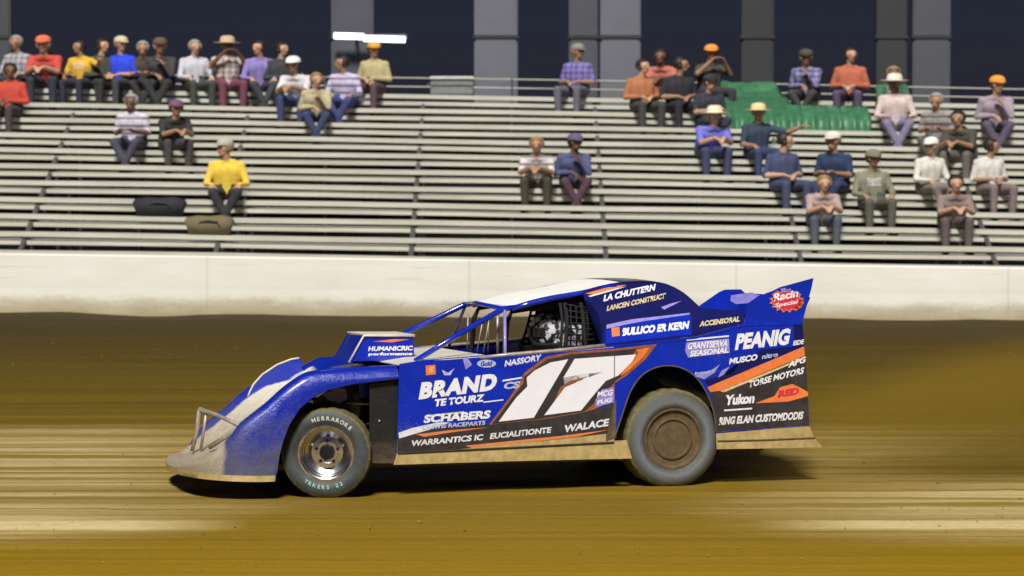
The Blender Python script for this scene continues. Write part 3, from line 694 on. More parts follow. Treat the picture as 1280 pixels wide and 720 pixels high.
    me = bpy.data.meshes.new(name); bm.to_mesh(me); bm.free()
    o = bpy.data.objects.new(name, me); C.objects.link(o)
    r = o.modifiers.new('r', 'REMESH'); r.mode = 'VOXEL'; r.voxel_size = voxel; r.use_smooth_shade = True
    s = o.modifiers.new('s', 'SMOOTH'); s.iterations = 3; s.factor = .45
    dg = bpy.context.evaluated_depsgraph_get(); out = bpy.data.meshes.new_from_object(o.evaluated_get(dg))
    bpy.data.objects.remove(o); out.name = name
    n = len(out.polygons); co = np.empty(n * 3); out.polygons.foreach_get('center', co); co = co.reshape(-1, 3)
    best = np.full(n, 1e9); mi = np.zeros(n, int)
    for a, b, ra, rb, m in caps:
        a_, b_ = np.array(a), np.array(b); d = b_ - a_; L2 = max(d @ d, 1e-9)
        t = np.clip(((co - a_) @ d) / L2, 0, 1); dist = np.linalg.norm(co - (a_ + t[:, None] * d), axis=1) - (ra + (rb - ra) * t)
        if m >= DARK: dist = dist - .004
        k = dist < best; best[k] = dist[k]; mi[k] = m
    for _ in range(6): out.materials.append(None)
    out.polygons.foreach_set('material_index', mi.astype(np.int32)); out.polygons.foreach_set('use_smooth', np.ones(n, bool)); out.update()
    return out
def pose(lean=0, arms='knees', look=(0, -1, -.05), legs='down'):
    J = {}
    cl, sl = math.cos(lean), math.sin(lean)
    def tors(x, y, z): return (x, y * cl - (z - .1) * sl, .1 + (z - .1) * cl + y * sl)
    J['pelvis'] = (0, 0, .11); J['chest'] = tors(0, .03, .42); J['neck'] = tors(0, .02, .575)
    n = Vector(J['neck']); J['head'] = tuple(n + Vector((look[0] * .02, -.035, .145))); J['face'] = look
    for q, s in (('+', 1), ('-', -1)):
        J['shoulder' + q] = tors(s * .168, .03, .475)
        J['hip' + q] = (s * .09, -.02, .10); J['knee' + q] = (s * .15, -.44, .12); J['ankle' + q] = (s * .14, -.42, -.27); J['toe' + q] = (s * .165, -.54, -.315)
        if legs == 'crossed': J['ankle' + q] = (-s * .05, -.42, -.27); J['toe' + q] = (-s * .02, -.56, -.315)
        if arms == 'knees': J['elbow' + q] = tors(s * .25, -.08, .25); J['wrist' + q] = (s * .17, -.33, .22); J['hand' + q] = (s * .155, -.43, .18)
        if arms == 'elbows': J['elbow' + q] = (s * .20, -.36, .24); J['wrist' + q] = (s * .06, -.56, .31); J['hand' + q] = (s * .01, -.63, .28)
        if arms == 'lap': J['elbow' + q] = tors(s * .25, -.0, .24); J['wrist' + q] = (s * .08, -.22, .25); J['hand' + q] = (-s * .0, -.29, .22)
        if arms == 'phone': J['elbow' + q] = tors(s * .22, -.06, .27); J['wrist' + q] = tors(s * .09, -.30, .36); J['hand' + q] = tors(s * .05, -.38, .42)
        if arms == 'up': J['elbow' + q] = tors(s * .27, -.10, .40); J['wrist' + q] = tors(s * .12, -.19, .60); J['hand' + q] = tors(s * .07, -.2, .66)
        if arms == 'point':
            if s > 0: J['elbow' + q] = tors(.38, -.16, .44); J['wrist' + q] = tors(.50, -.34, .56); J['hand' + q] = tors(.54, -.41, .60)
            else: J['elbow' + q] = tors(-.25, -.08, .25); J['wrist' + q] = (-.17, -.33, .22); J['hand' + q] = (-.155, -.43, .18)
        if arms == 'chin':
            if s > 0: J['elbow' + q] = (.18, -.30, .24); J['wrist' + q] = tors(.08, -.16, .50); J['hand' + q] = tors(.04, -.14, .55)
            else: J['elbow' + q] = tors(-.24, -.02, .25); J['wrist' + q] = (-.05, -.26, .25); J['hand' + q] = (.02, -.32, .22)
        if arms == 'back':
            J['elbow' + q] = tors(s * .30, .14, .26); J['wrist' + q] = (s * .30, .24, .10); J['hand' + q] = (s * .30, .22, .05)
        if arms == 'drive': J['elbow' + q] = tors(s * .23, -.16, .30); J['wrist' + q] = (s * .13, -.50, .36); J['hand' + q] = (s * .09, -.57, .38)
    return J
bodies = {k: (figure('person', J, sleeves=sl), J) for k, (J, sl) in {
    'knees': (pose(R(6), 'knees'), True), 'elbows': (pose(R(38), 'elbows', (0, -1, -.1)), False),
    'lap': (pose(R(2), 'lap', (.5, -1, 0)), True), 'phone': (pose(R(14), 'phone', (-.1, -1, -.5), 'crossed'), False),
    'up': (pose(R(8), 'up', (-.35, -1, 0)), False), 'point': (pose(R(10), 'point', (-.5, -1, .05)), False),
    'chin': (pose(R(24), 'chin', (.3, -1, -.15), 'crossed'), True), 'side': (pose(R(4), 'lap', (.9, -.6, 0)), False), 'turned': (pose(R(12), 'knees', (-.9, -.7, -.1), 'crossed'), True)}.items()}
skins = [mat('skin_light', (.52, .30, .2), .55, bmp=0), mat('skin_tanned', (.36, .2, .12), .55, bmp=0), mat('skin_brown', (.16, .08, .05), .55, bmp=0)]
shoes = mat('shoe_leather', (.03, .028, .03), .6); lips = mat('lips', (.35, .12, .1), .5, bmp=0); eye = mat('eye', (.02, .015, .01), .3, bmp=0)
hairs = {'dark': mat('dark_hair', (.02, .013, .008), .6, vscale=60, bmp=.6), 'fair': mat('fair_hair', (.3, .2, .09), .6, vscale=60, bmp=.6), 'grey': mat('grey_hair', (.32, .31, .3), .6, vscale=60, bmp=.6)}
def striped(col, k):
    m, nt, b = newmat('striped_fabric'); tc = nd(nt, 'ShaderNodeTexCoord'); sp = nd(nt, 'ShaderNodeSeparateXYZ'); nt.links.new(tc.outputs['Object'], sp.inputs[0])
    def st(ax, f, w): return math_(nt, 'LESS_THAN', math_(nt, 'FRACT', math_(nt, 'MULTIPLY', sp.outputs[ax], f)), w)
    c2 = tuple(min(1, c * .35 + (.45 if k == 1 else .0)) for c in col)
    if k == 0: fac = math_(nt, 'MULTIPLY', math_(nt, 'ADD', st('Z', 11, .4), st('X', 11, .4)), .5)          # plaid
    elif k == 1:                                                                                              # printed chest
        fac = math_(nt, 'MULTIPLY', math_(nt, 'LESS_THAN', math_(nt, 'ABSOLUTE', sp.outputs['X']), .09), math_(nt, 'LESS_THAN', math_(nt, 'ABSOLUTE', math_(nt, 'SUBTRACT', sp.outputs['Z'], .40)), .055))
        n = noise(nt, 45, 2, .5); fac = math_(nt, 'MULTIPLY', fac, math_(nt, 'GREATER_THAN', n.outputs['Fac'], .47))
    else: fac = st('Z', 9, .35)
    n = noise(nt, 12, 4, .6); r = ramp(nt, n.outputs['Fac'], [(.3, .8), (.7, 1.15)])
    mul = nd(nt, 'ShaderNodeMix', data_type='RGBA', blend_type='MULTIPLY'); mul.inputs[0].default_value = 1
    nt.links.new(mixc(nt, fac, col, c2), mul.inputs[6]); nt.links.new(r.outputs[0], mul.inputs[7])
    nt.links.new(mul.outputs[2], b.inputs['Base Color']); b.inputs['Roughness'].default_value = .9; bump(nt, b, n.outputs['Fac'], .6, .03); return m
cloth = {}
def clothmat(col):
    k = tuple(col)
    if k not in cloth: cloth[k] = mat('fabric', col, .85, var=.14, vscale=14, bmp=.4)
    return cloth[k]
def cap_bm(J, kind):
    h = Vector(J['head']); f = Vector(J['face']).normalized(); f.z = 0; f.normalize(); bm = bmesh.new()
    ang = math.atan2(f.x, -f.y)
    if kind == 'cap':
        prof_ = [(.104, .032), (.106, .055), (.100, .082), (.080, .108), (.048, .124), (.012, .130), (.001, .131)]
        add_lathe(bm, prof_, 24, 'Z')
        pts = [Vector((.075 * math.cos(a), -.085 - .085 * math.sin(a), .036 - .012 * math.sin(a))) for a in [math.pi * k / 10 for k in range(11)]]
        poly_solid(bm, pts, [p + Vector((0, 0, .006)) for p in pts])
    elif kind == 'hat':
        add_lathe(bm, [(.001, .135), (.05, .133), (.085, .12), (.103, .09), (.106, .04), (.15, .028), (.195, .034), (.195, .028), (.15, .02), (.100, .03)], 28, 'Z')
    else:                                 # hair: shell over the skull, open at the face
        bmesh.ops.create_uvsphere(bm, u_segments=24, v_segments=16, radius=.104, matrix=Matrix.Translation((0, .014, .014)))
        kill = [v for v in bm.verts if (v.co.y < -.045 and v.co.z < .06) or v.co.z < (-.06 if kind == 'hair' else -.10)]
        bmesh.ops.delete(bm, geom=kill, context='VERTS')
        for v in bm.verts: v.co *= 1 + .02 * math.sin(v.co.x * 90) * math.cos(v.co.z * 70)
        ge = bmesh.ops.extrude_face_region(bm, geom=list(bm.faces)); vv = [e for e in ge['geom'] if isinstance(e, bmesh.types.BMVert)]
        bmesh.ops.scale(bm, verts=vv, vec=(.9, .9, .9))
    bmesh.ops.transform(bm, matrix=Matrix.Translation(h) @ Matrix.Rotation(ang, 4, 'Z'), verts=bm.verts)
    return bm

# ================================================================= GRANDSTAND
TILT = .016
def zt_(x): return -TILT * (x + 6)
def row(k): return .80 + .24 * k, -25 + 48 + .70 * k     # seat height, front edge Y
def plank_mat():
    m, nt, b = newmat('weathered_aluminium_plank')
    n1 = noise(nt, 3, 5, .6, mapscale=(.25, 1, 4)); n2 = noise(nt, 30, 3, .6)
    r = ramp(nt, n1.outputs['Fac'], [(.3, (.44, .43, .36)), (.7, (.62, .61, .53))])
    st = ramp(nt, n2.outputs['Fac'], [(.55, 0.0), (.8, .35)])
    nt.links.new(mixc(nt, st.outputs[0], r.outputs[0], (.3, .25, .15)), b.inputs['Base Color'])
    b.inputs['Roughness'].default_value = .55; b.inputs['Metallic'].default_value = .0; return m
M['plank'] = plank_mat()
stand = empty('bleacher', (0, 23, 0)); tag(stand, 'long aluminium bleacher of pale planks behind the white wall', 'bleacher')
def plank(name, y, z, d, h, x0=-17, x1=17):
    bm = bmesh.new(); seg = 24; rows_ = []
    for i in range(seg + 1):
        x = x0 + (x1 - x0) * i / seg; dz = zt_(x) + .006 * math.sin(x * .9 + z * 7)
        rows_.append([bm.verts.new((x, yy, z + zz + dz)) for yy, zz in ((y, 0), (y, -h), (y + .03, -h), (y + d - .03, -h), (y + d, -h), (y + d, 0))])
    for a, b in zip(rows_, rows_[1:]):
        for j in range(6): bm.faces.new((a[j], a[(j + 1) % 6], b[(j + 1) % 6], b[j]))
    bm.faces.new(rows_[0][::-1]); bm.faces.new(rows_[-1])
    o = obj(name, bm, M['plank']); o.parent = stand; o.matrix_parent_inverse = Matrix.Translation((0, -23, 0)); return o
for k in range(11):
    z, y = row(k); plank('seat_plank', y, z, .27, .068)
    if k < 10: plank('foot_plank', y + .30, z - .12, .36, .05)
    plank('riser_plank', y + .03, z - .124, .03, .060)
z, y = row(0); plank('foot_plank', y - .42, z - .36, .36, .062)
steel_dark = mat('galvanised_dark', (.10, .10, .10), .6, .2)
for i in range(12):
    x = -16 + i * 2.9; bm = bmesh.new(); z0, y0 = row(0); z1, y1 = row(10)
    add_tube(bm, [(x, y0 + .1, z0 - .1 + zt_(x)), (x, y1 + .3, z1 - .1 + zt_(x))], .04, 6)
    for k in range(0, 11, 2): zz, yy = row(k); add_tube(bm, [(x, yy + .15, -.02), (x, yy + .15, zz - .08 + zt_(x))], .03, 6)
    o = obj('support_frame', bm, steel_dark); o.parent = stand; o.matrix_parent_inverse = Matrix.Translation((0, -23, 0))
# added dark sheet behind the stand, keeps lit posts out of plank gaps
bm = bmesh.new(); rows_ = []
for x in np.linspace(-17, 17, 60): rows_.append([bm.verts.new((x, 31.15 + .02 * math.sin(x * 3) * t, .02 + (3.0 + zt_(x)) * t)) for t in (0, .33, .66, 1)])
for a, b in zip(rows_, rows_[1:]):
    for j in range(3): bm.faces.new((a[j], a[j + 1], b[j + 1], b[j]))
ge = bmesh.ops.extrude_face_region(bm, geom=list(bm.faces)); bmesh.ops.translate(bm, verts=[e for e in ge['geom'] if isinstance(e, bmesh.types.BMVert)], vec=(0, .01, 0))
o = obj('gap_backing', bm, M['matte_black']); o.parent = stand; o.matrix_parent_inverse = Matrix.Translation((0, -23, 0))
# rear guard cables on slim posts
bm = bmesh.new()
for h in (3.32, 3.47):
    add_tube(bm, [(x, 30.9, h + zt_(x) - .02 * math.sin((x + 17) / 34 * 9)) for x in np.linspace(-17, 17, 40)], .011, 6)
o = obj('guard_cable', bm, M['plank']); o.parent = stand; o.matrix_parent_inverse = Matrix.Translation((0, -23, 0))
for x in np.arange(-16, 17, 3.2):
    bm = bmesh.new(); add_tube(bm, [(x, 30.9, 0), (x, 30.9, 3.5 + zt_(x))], .02, 6)
    o = obj('guard_post', bm, steel_dark); o.parent = stand; o.matrix_parent_inverse = Matrix.Translation((0, -23, 0))

# spectators: pixel column only picks the seat along the row
people = [  # px, row, pose, shirt, trousers, headgear, headcol, size, label
 (14, 8, 'lap', (.5, .06, .035), (.06, .05, .05), 'hair', 'dark', 1, 'person in a rust red jacket at the far left end, below the top row'),
 (24, 10, 'knees', (.42, .4, .44), (.04, .04, .06), 'hair', 'grey', 1, 'grey haired person in a pale grey shirt on the top row, leftmost of all'),
 (62, 10, 'elbows', (.55, .07, .05), (.03, .03, .05), 'cap', (.75, .17, .08), 1.1, 'person in a red shirt and orange red cap near the left, top row'),
 (104, 10, 'point', (.7, .42, .04), (.03, .03, .05), 'hair', 'dark', .93, 'person in a mustard yellow shirt, top row, between red cap and blue shirt'),
 (153, 10, 'side', (.02, .06, .7), (.05, .05, .06), 'cap', (.6, .52, .35), 1, 'person in a bright royal blue shirt and beige cap on the top row'),
 (204, 10, 'chin', (.05, .045, .05), (.03, .03, .035), 'cap', (.12, .08, .05), 1.02, 'person all in charcoal with a brown cap right of the royal blue shirt'),
 (243, 10, 'knees', (.55, .55, .62), (.05, .06, .05), 'hair', 'grey', .97, 'person in a pale silver shirt on the top row next to a tan brimmed hat'),
 (284, 10, 'up', (.62, .52, .5), (.16, .05, .08), 'hat', (.55, .42, .28), 1.03, 'person in a pale pink shirt and tan brimmed hat on the top row'),
 (324, 10, 'turned', (.26, .2, .5), (.05, .05, .06), 'hair', 'dark', .98, 'person in a violet top, top row, right of the tan brimmed hat'),
 (376, 9, 'elbows', (.68, .64, .68), (.04, .05, .13), 'cap', (.85, .84, .8), 1.04, 'person in a white shirt, white cap and navy jeans one row below the top'),
 (396, 8, 'chin', (.45, .4, .25), (.04, .05, .12), 'hair', 'fair', .95, 'fair haired person in a khaki shirt seated in front of the white cap'),
 (432, 9, 'turned', (.58, .52, .72), (.05, .06, .2), 'hair', 'dark', .98, 'person in a lavender shirt beside the white cap one row below the top'),
 (468, 10, 'lap', (.45, .38, .2), (.1, .06, .08), 'cap', (.7, .38, .06), .97, 'person in a tan shirt and gold cap on the top row under the lit lamp'),
 (722, 10, 'side', (.22, .18, .5), (.12, .12, .16), 'cap', (.25, .22, .2), 1, 'person in a purple shirt and dark cap alone on the top row before grey posts'),
 (832, 10, 'elbows', (.5, .16, .12), (.05, .05, .055), 'hair', 'dark', 1.05, 'dark haired person in a faded red shirt, top row, left of an orange cap'),
 (886, 10, 'up', (.07, .06, .055), (.04, .04, .05), 'cap', (.85, .3, .06), 1.02, 'person in a black shirt and bright orange cap on the top row'),
 (802, 9, 'lap', (.4, .16, .07), (.05, .05, .05), 'hair', 'dark', 1, 'person in a rusty brown shirt, second row from the top, left of two black shirts'),
 (848, 9, 'side', (.02, .022, .03), (.02, .02, .03), 'hair', 'dark', 1.05, 'bareheaded person in a black shirt beside the rusty brown shirt'),
 (884, 8, 'phone', (.03, .035, .05), (.03, .03, .04), 'cap', (.03, .03, .035), 1, 'person in a black hooded top and black cap two rows below the orange cap'),
 (1010, 10, 'chin', (.26, .24, .45), (.05, .05, .05), 'cap', (.07, .07, .06), 1, 'person in a dusky violet shirt and black cap, top row, behind the green cover'),
 (1062, 10, 'lap', (.45, .13, .07), (.1, .07, .13), 'hair', 'dark', 1.02, 'person in an orange red top on the top row behind the green cover'),
 (1110, 9, 'elbows', (.05, .14, .08), (.07, .08, .06), 'hair', 'fair', 1.05, 'fair haired person in a dark green shirt just right of the green cover'),
 (885, 6, 'elbows', (.16, .17, .6), (.04, .05, .12), 'hat', (.78, .7, .5), 1.05, 'person in a periwinkle blue shirt and wide cream hat leaning forward'),
 (945, 6, 'point', (.03, .05, .09), (.03, .05, .12), 'hat', (.75, .6, .32), 1.0, 'person in a navy jacket and straw hat right of the wide cream hat'),
 (978, 4, 'side', (.05, .065, .14), (.05, .06, .13), 'hair', 'dark', 1.05, 'person in a denim jacket two rows below the straw hat'),
 (1045, 4, 'phone', (.02, .04, .10), (.03, .045, .1), 'cap', (.7, .68, .6), 1.08, 'person in a dark navy sweatshirt and off white cap right of the denim jacket'),
 (1025, 2, 'elbows', (.4, .3, .28), (.08, .09, .12), 'hair', 'fair', 1.0, 'fair haired person in a dusty pink shirt in front of the denim jacket'),
 (1090, 3, 'knees', (.22, .22, .15), (.09, .09, .07), 'cap', (.2, .2, .14), 1.04, 'person in an olive shirt and olive cap low down right of the dusty pink shirt'),
 (1118, 8, 'turned', (.62, .5, .48), (.2, .19, .3), 'hat', (.78, .68, .6), 1.05, 'person in a pale peach shirt and pale brimmed hat near the right hand grey post'),
 (1172, 7, 'phone', (.3, .27, .27), (.1, .1, .09), 'hair', 'grey', 1.0, 'grey haired person in a taupe shirt right of the pale brimmed hat'),
 (1243, 8, 'chin', (.35, .28, .34), (.1, .08, .13), 'cap', (.95, .34, .05), 1.08, 'person in a mauve shirt and vivid orange cap at the far right'),
 (1205, 6, 'elbows', (.06, .06, .05), (.12, .12, .10), 'hair', 'dark', 1.06, 'dark haired person in a charcoal shirt below the vivid orange cap'),
 (1160, 4, 'turned', (.68, .66, .6), (.22, .18, .17), 'cap', (.8, .79, .72), 1.0, 'person in a cream shirt and cream cap in the middle rows'),
 (1236, 4, 'side', (.62, .58, .56), (.2, .15, .15), 'hair', 'dark', 1.0, 'dark haired person in a pale stone shirt right of the cream cap'),
 (1190, 2, 'elbows', (.24, .18, .17), (.1, .08, .08), 'hair', 'dark', 1.04, 'person in a dull brown shirt low down on the right'),
 (168, 6, 'phone', (.62, .58, .7), (.06, .06, .09), 'hair', 'grey', 1.02, 'grey haired person in a pale lilac shirt beside a black shirt and plum cap'),
 (128, 10, 'lap', (.05, .06, .045), (.03, .03, .03), 'hair', 'dark', .96, 'dark haired person in a dark olive top between mustard yellow and royal blue shirts'),
 (180, 10, 'phone', (.06, .05, .04), (.03, .03, .03), 'hair', 'grey', .94, 'grey haired person in a dark brown top between royal blue and charcoal shirts'),
 (352, 10, 'lap', (.04, .045, .05), (.03, .03, .03), 'hair', 'dark', .95, 'dark haired person in a black top, top row, just left of the white cap'),
 (214, 6, 'elbows', (.03, .03, .032), (.05, .05, .05), 'cap', (.16, .08, .14), 1.0, 'person in a black shirt and plum cap right of the pale lilac shirt'),
 (284, 3, 'turned', (.8, .56, .07), (.03, .03, .035), 'cap', (.45, .42, .36), 1.06, 'person in a bright yellow shirt and grey cap low down near the bags'),
 (673, 4, 'elbows', (.66, .6, .6), (.05, .045, .03), 'hair', 'fair', 1.02, 'fair haired person in an off white shirt leaning forward above the race car'),
 (716, 4, 'chin', (.08, .09, .2), (.08, .04, .06), 'cap', (.13, .1, .2), 1.0, 'person in a navy shirt and purple cap beside the off white shirt'),
]
made = {}
for i, (px, k, ps, sh, tr, hk, hc, size, lab) in enumerate(people):
    z, y = row(k); me, J = bodies[ps]
    p = at(px, 200, y + .13); x = p.x
    root = bpy.data.objects.new('person', me); C.objects.link(root)
    root.location = (x, y + .13, z + zt_(x) - .004); root.rotation_euler = (0, 0, R(random.uniform(-30, 30))); root.scale = (size * 1.17, size * 1.06, size * 1.08)
    cols = [skins[i % 2 if i % 7 else 2], striped(sh, (i // 2) % 3) if i % 2 and max(sh) > .1 else clothmat(sh), clothmat(tr), shoes, eye, lips]
    for j, mm in enumerate(cols): root.material_slots[j].link = 'OBJECT'; root.material_slots[j].material = mm
    tag(root, lab, 'person', 'spectators seated on the bleacher')
    kk = (ps, hk)
    for part, kd in ((hk, hk),) + ((('hair', 'hairlow'),) if hk in ('cap', 'hat') else ()):
        key = (ps, kd)
        if key not in made:
            b = cap_bm(J, {'hairlow': 'hair'}.get(kd, kd))
            if kd == 'hairlow': 
                hz = J['head'][2]; bmesh.ops.delete(b, geom=[v for v in b.verts if v.co.z > hz + .07], context='VERTS')
            o0 = obj('hair' if kd in ('hair', 'hairlow') else {'cap': 'cap', 'hat': 'brimmed_hat'}[kd], b, None, None, smooth=True, autos=50); made[key] = o0.data; bpy.data.objects.remove(o0)
        o = bpy.data.objects.new('hair' if kd in ('hair', 'hairlow') else {'cap': 'cap', 'hat': 'brimmed_hat'}[kd], made[key]); C.objects.link(o); o.parent = root
        o.material_slots[0].link = 'OBJECT'
        o.material_slots[0].material = hairs[hc] if isinstance(hc, str) else (clothmat(hc) if kd in ('cap', 'hat') else hairs[('dark', 'fair', 'grey')[i % 3]])

# driver, belted in the seat behind the window
Jd = pose(R(-14), 'drive', (0, -1, -.05))
for q, s in (('+', 1), ('-', -1)): Jd['knee' + q] = (s * .12, -.45, .16); Jd['ankle' + q] = (s * .12, -.85, .02); Jd['toe' + q] = (s * .12, -.95, .10)
dm = figure('person', Jd); suit = M['print']
drv = bpy.data.objects.new('person', dm); C.objects.link(drv)
gl = mat('driving_glove', (.03, .03, .035), .7)
for j, mm in enumerate([gl, suit, M['matte_black'], shoes, eye, lips]): drv.material_slots[j].link = 'OBJECT'; drv.material_slots[j].material = mm
drv.matrix_world = MR @ Matrix.Translation((SX - .27, -.32, .49)) @ Matrix.Rotation(R(-90), 4, 'Z')
tag(drv, 'person in a black and white patterned race suit and helmet driving the car', 'person')
h = Vector(Jd['head']); bm = bmesh.new(); bmesh.ops.create_uvsphere(bm, u_segments=32, v_segments=20, radius=.155)
for v in bm.verts:
    v.co.x *= .9; v.co.y *= 1.08
    if v.co.z < -.09: v.co.z = -.09 - (v.co.z + .09) * -.45
bmesh.ops.translate(bm, verts=bm.verts, vec=h + Vector((0, .0, .0))); hel = obj('helmet', bm, M['print'], drv, smooth=True)
bm = bmesh.new(); rows_ = []
for i in range(13):
    a = R(-65 + 130 * i / 12); rows_.append([bm.verts.new(h + Vector((.147 * math.sin(a), -.176 * math.cos(a), zz))) for zz in (-.035, .0, .035)])
for a, b in zip(rows_, rows_[1:]):
    for j in range(2): bm.faces.new((a[j], a[j + 1], b[j + 1], b[j]))
obj('visor', bm, mat('smoked_visor', (.01, .01, .012), .08, 0, 1), hel, smooth=True)
bm = bmesh.new(); add_lathe(bm, [(.13, -.13), (.15, -.10), (.15, -.08), (.11, -.09)], 24, 'Z', closed=True); bmesh.ops.translate(bm, verts=bm.verts, vec=h); obj('neck_collar', bm, M['matte_black'], hel, smooth=True)

# ---- things on and behind the stand
def posts():
    spec = [(-6, 15, 'grey'), (415, 468, 'mid'), (593, 647, 'pale'), (711, 747, 'mid'), (750, 800, 'pale'), (926, 966, 'dark'), (1094, 1132, 'dark'), (1139, 1186, 'mid')]
    labs = ['grey steel post cut by the left edge of the picture', 'grey steel post behind the lit lamp', 'pale grey steel post standing alone left of the purple shirted spectator',
            'darker grey post directly behind the purple shirted spectator', 'pale grey post just right of the purple shirted spectator', 'dim dark post behind the green cover',
            'dim dark post right of the orange red topped spectator', 'tall dark grey post coming down between the pale brimmed hat and the taupe shirt']
    cols = {'grey': (.06, .063, .075), 'mid': (.075, .08, .10), 'pale': (.14, .148, .18), 'dark': (.032, .034, .04)}
    mm = {k: mat('post_paint_' + k, v, .7, 0, 0, .1, 1.5, .05) for k, v in cols.items()}
    for (a, b, c_), lab in zip(spec, labs):
        Y = 32.5; xa, xb = at(a, 100, Y).x, at(b, 100, Y).x; w = xb - xa
        r_ = empty('light_post', ((xa + xb) / 2, Y, 0)); tag(r_, lab, 'post', 'grey posts behind the bleacher')
        bm = bmesh.new(); add_box(bm, (0, 0, 6.0), (w, w * .6, 12), bev=.03); obj('post_shaft', bm, mm[c_], r_)
        bm = bmesh.new(); add_box(bm, (0, 0, .1), (w + .3, w * .6 + .3, .2), bev=.02); obj('base_plate', bm, steel_dark, r_)
        bm = bmesh.new(); add_box(bm, (0, -w * .3 - .012, 4.15), (w + .03, .02, .06)); obj('band', bm, mm['dark'], r_)
posts()
lp = at(462, 48, 31.9); r_ = empty('tube_lamp', lp); tag(r_, 'bright white lit tube lamp fixed to a grey post above the top row', 'lamp')
bm = bmesh.new(); add_tube(bm, [(-.62, 0, .045), (-.1, 0, .03), (-.1, 0, 0), (.62, 0, -.02)], .055, 10); obj('lamp_tube', bm, M['glass_lamp'], r_, smooth=True)
bm = bmesh.new(); add_tube(bm, [(-.25, .1, .03), (-.25, .9, .03)], .03, 8); obj('bracket', bm, steel_dark, r_)
bm = bmesh.new(); add_box(bm, (0, .08, .03), (1.3, .06, .1), bev=.01); obj('lamp_housing', bm, steel_dark, r_)
# cooler on the top seat
z, y = row(10); p = at(565, 110, y + .14); r_ = empty('cooler', (p.x, y + .14, z + zt_(p.x)))
tag(r_, 'pale grey cooler box with a white lid standing on the top row of the bleacher', 'cooler')
bm = bmesh.new(); add_box(bm, (0, 0, .13), (.72, .26, .26), bev=.025); obj('cooler_body', bm, mat('grey_cooler_plastic', (.2, .21, .22), .5), r_)
bm = bmesh.new(); add_box(bm, (0, 0, .29), (.76, .29, .06), bev=.02); obj('lid', bm, mat('white_cooler_lid', (.6, .6, .58), .5), r_)
bm = bmesh.new(); add_tube(bm, [(-.39, -.02, .2), (-.43, -.14, .17), (.43, -.14, .17), (.39, -.02, .2)], .01, 6); obj('handle', bm, steel_dark, r_)
# bags on row 2
def bag(px, k, col, lab, w):
    z, y = row(k); p = at(px, 280, y + .14); r_ = empty('duffel_bag', (p.x, y + .13, z + zt_(p.x) + .001)); tag(r_, lab, 'bag', 'bags left on the bleacher')
    bm = bmesh.new()
    add_tube(bm, [(-w, 0, .13), (-w * .95, 0, .14), (-w * .5, -.01, .15), (0, 0, .145), (w * .55, .01, .155), (w * .95, 0, .14), (w, 0, .13)], [.08, .13, .145, .14, .145, .125, .08], 14)
    for v in bm.verts: v.co.z = max(v.co.z, .0)
    obj('bag_body', bm, clothmat(col), r_, smooth=True)
    bm = bmesh.new()
    add_tube(bm, [(-.16, -.13, .12), (-.13, -.15, .20), (0, -.155, .22), (.13, -.15, .20), (.16, -.13, .12)], .012, 6); obj('handle', bm, clothmat((.05, .045, .04)), r_, smooth=True)
bag(200, 2, (.02, .02, .025), 'plump black duffel bag on a low row left of the yellow shirted spectator', .38)
bag(262, 1, (.16, .13, .07), 'olive brown duffel bag on a low row under the yellow shirted spectator', .34)
# green cover thrown over the upper seats
bm = bmesh.new(); xa, xb = at(908, 110, 29).x, at(1088, 110, 29).x; cols_ = 60; rows_ = []
prof0 = [(31.25, 3.0), (31.0, 3.50), (30.9, 3.53), (30.82, 3.50), (30.75, 3.38), (30.5, 3.28), (29.9, 3.24), (29.5, 3.10), (29.0, 2.99), (28.85, 2.86), (28.78, 2.60)]
for i in range(cols_ + 1):
    x = xa + (xb - xa) * i / cols_; lo_ = min(1, max(0, (i / cols_ - .40) / .08))
    prof_ = [(yy + (min(yy, 29.46 - .01 * j) - yy) * lo_, zz + (min(zz, 3.14 - .004 * j) - zz) * lo_) for j, (yy, zz) in enumerate(prof0)]
    rows_.append([bm.verts.new((x + .02 * math.sin(j * 2 + i), yy - .045 * math.sin(i * 1.1 + .4 * math.sin(i * .3)) * (j / 8) - .02 * math.sin(i * 2.3) * (j / 9), zz + zt_(x) + .008 * math.sin(i * .9) - (.03 * abs(math.sin(i * .16)) if j < 4 else 0))) for j, (yy, zz) in enumerate(prof_)])
for a, b in zip(rows_, rows_[1:]):
    for j in range(len(prof0) - 1): bm.faces.new((a[j], a[j + 1], b[j + 1], b[j]))
ge = bmesh.ops.extrude_face_region(bm, geom=list(bm.faces)); bmesh.ops.translate(bm, verts=[e for e in ge['geom'] if isinstance(e, bmesh.types.BMVert)], vec=(0, .006, -.006))
gc = obj('tarpaulin', bm, mat('green_tarpaulin', (.045, .16, .08), .45, 0, 0, .3, 6, .5), None, smooth=True)
tag(gc, 'green tarpaulin thrown over the upper seats and guard cables at the right', 'tarpaulin')

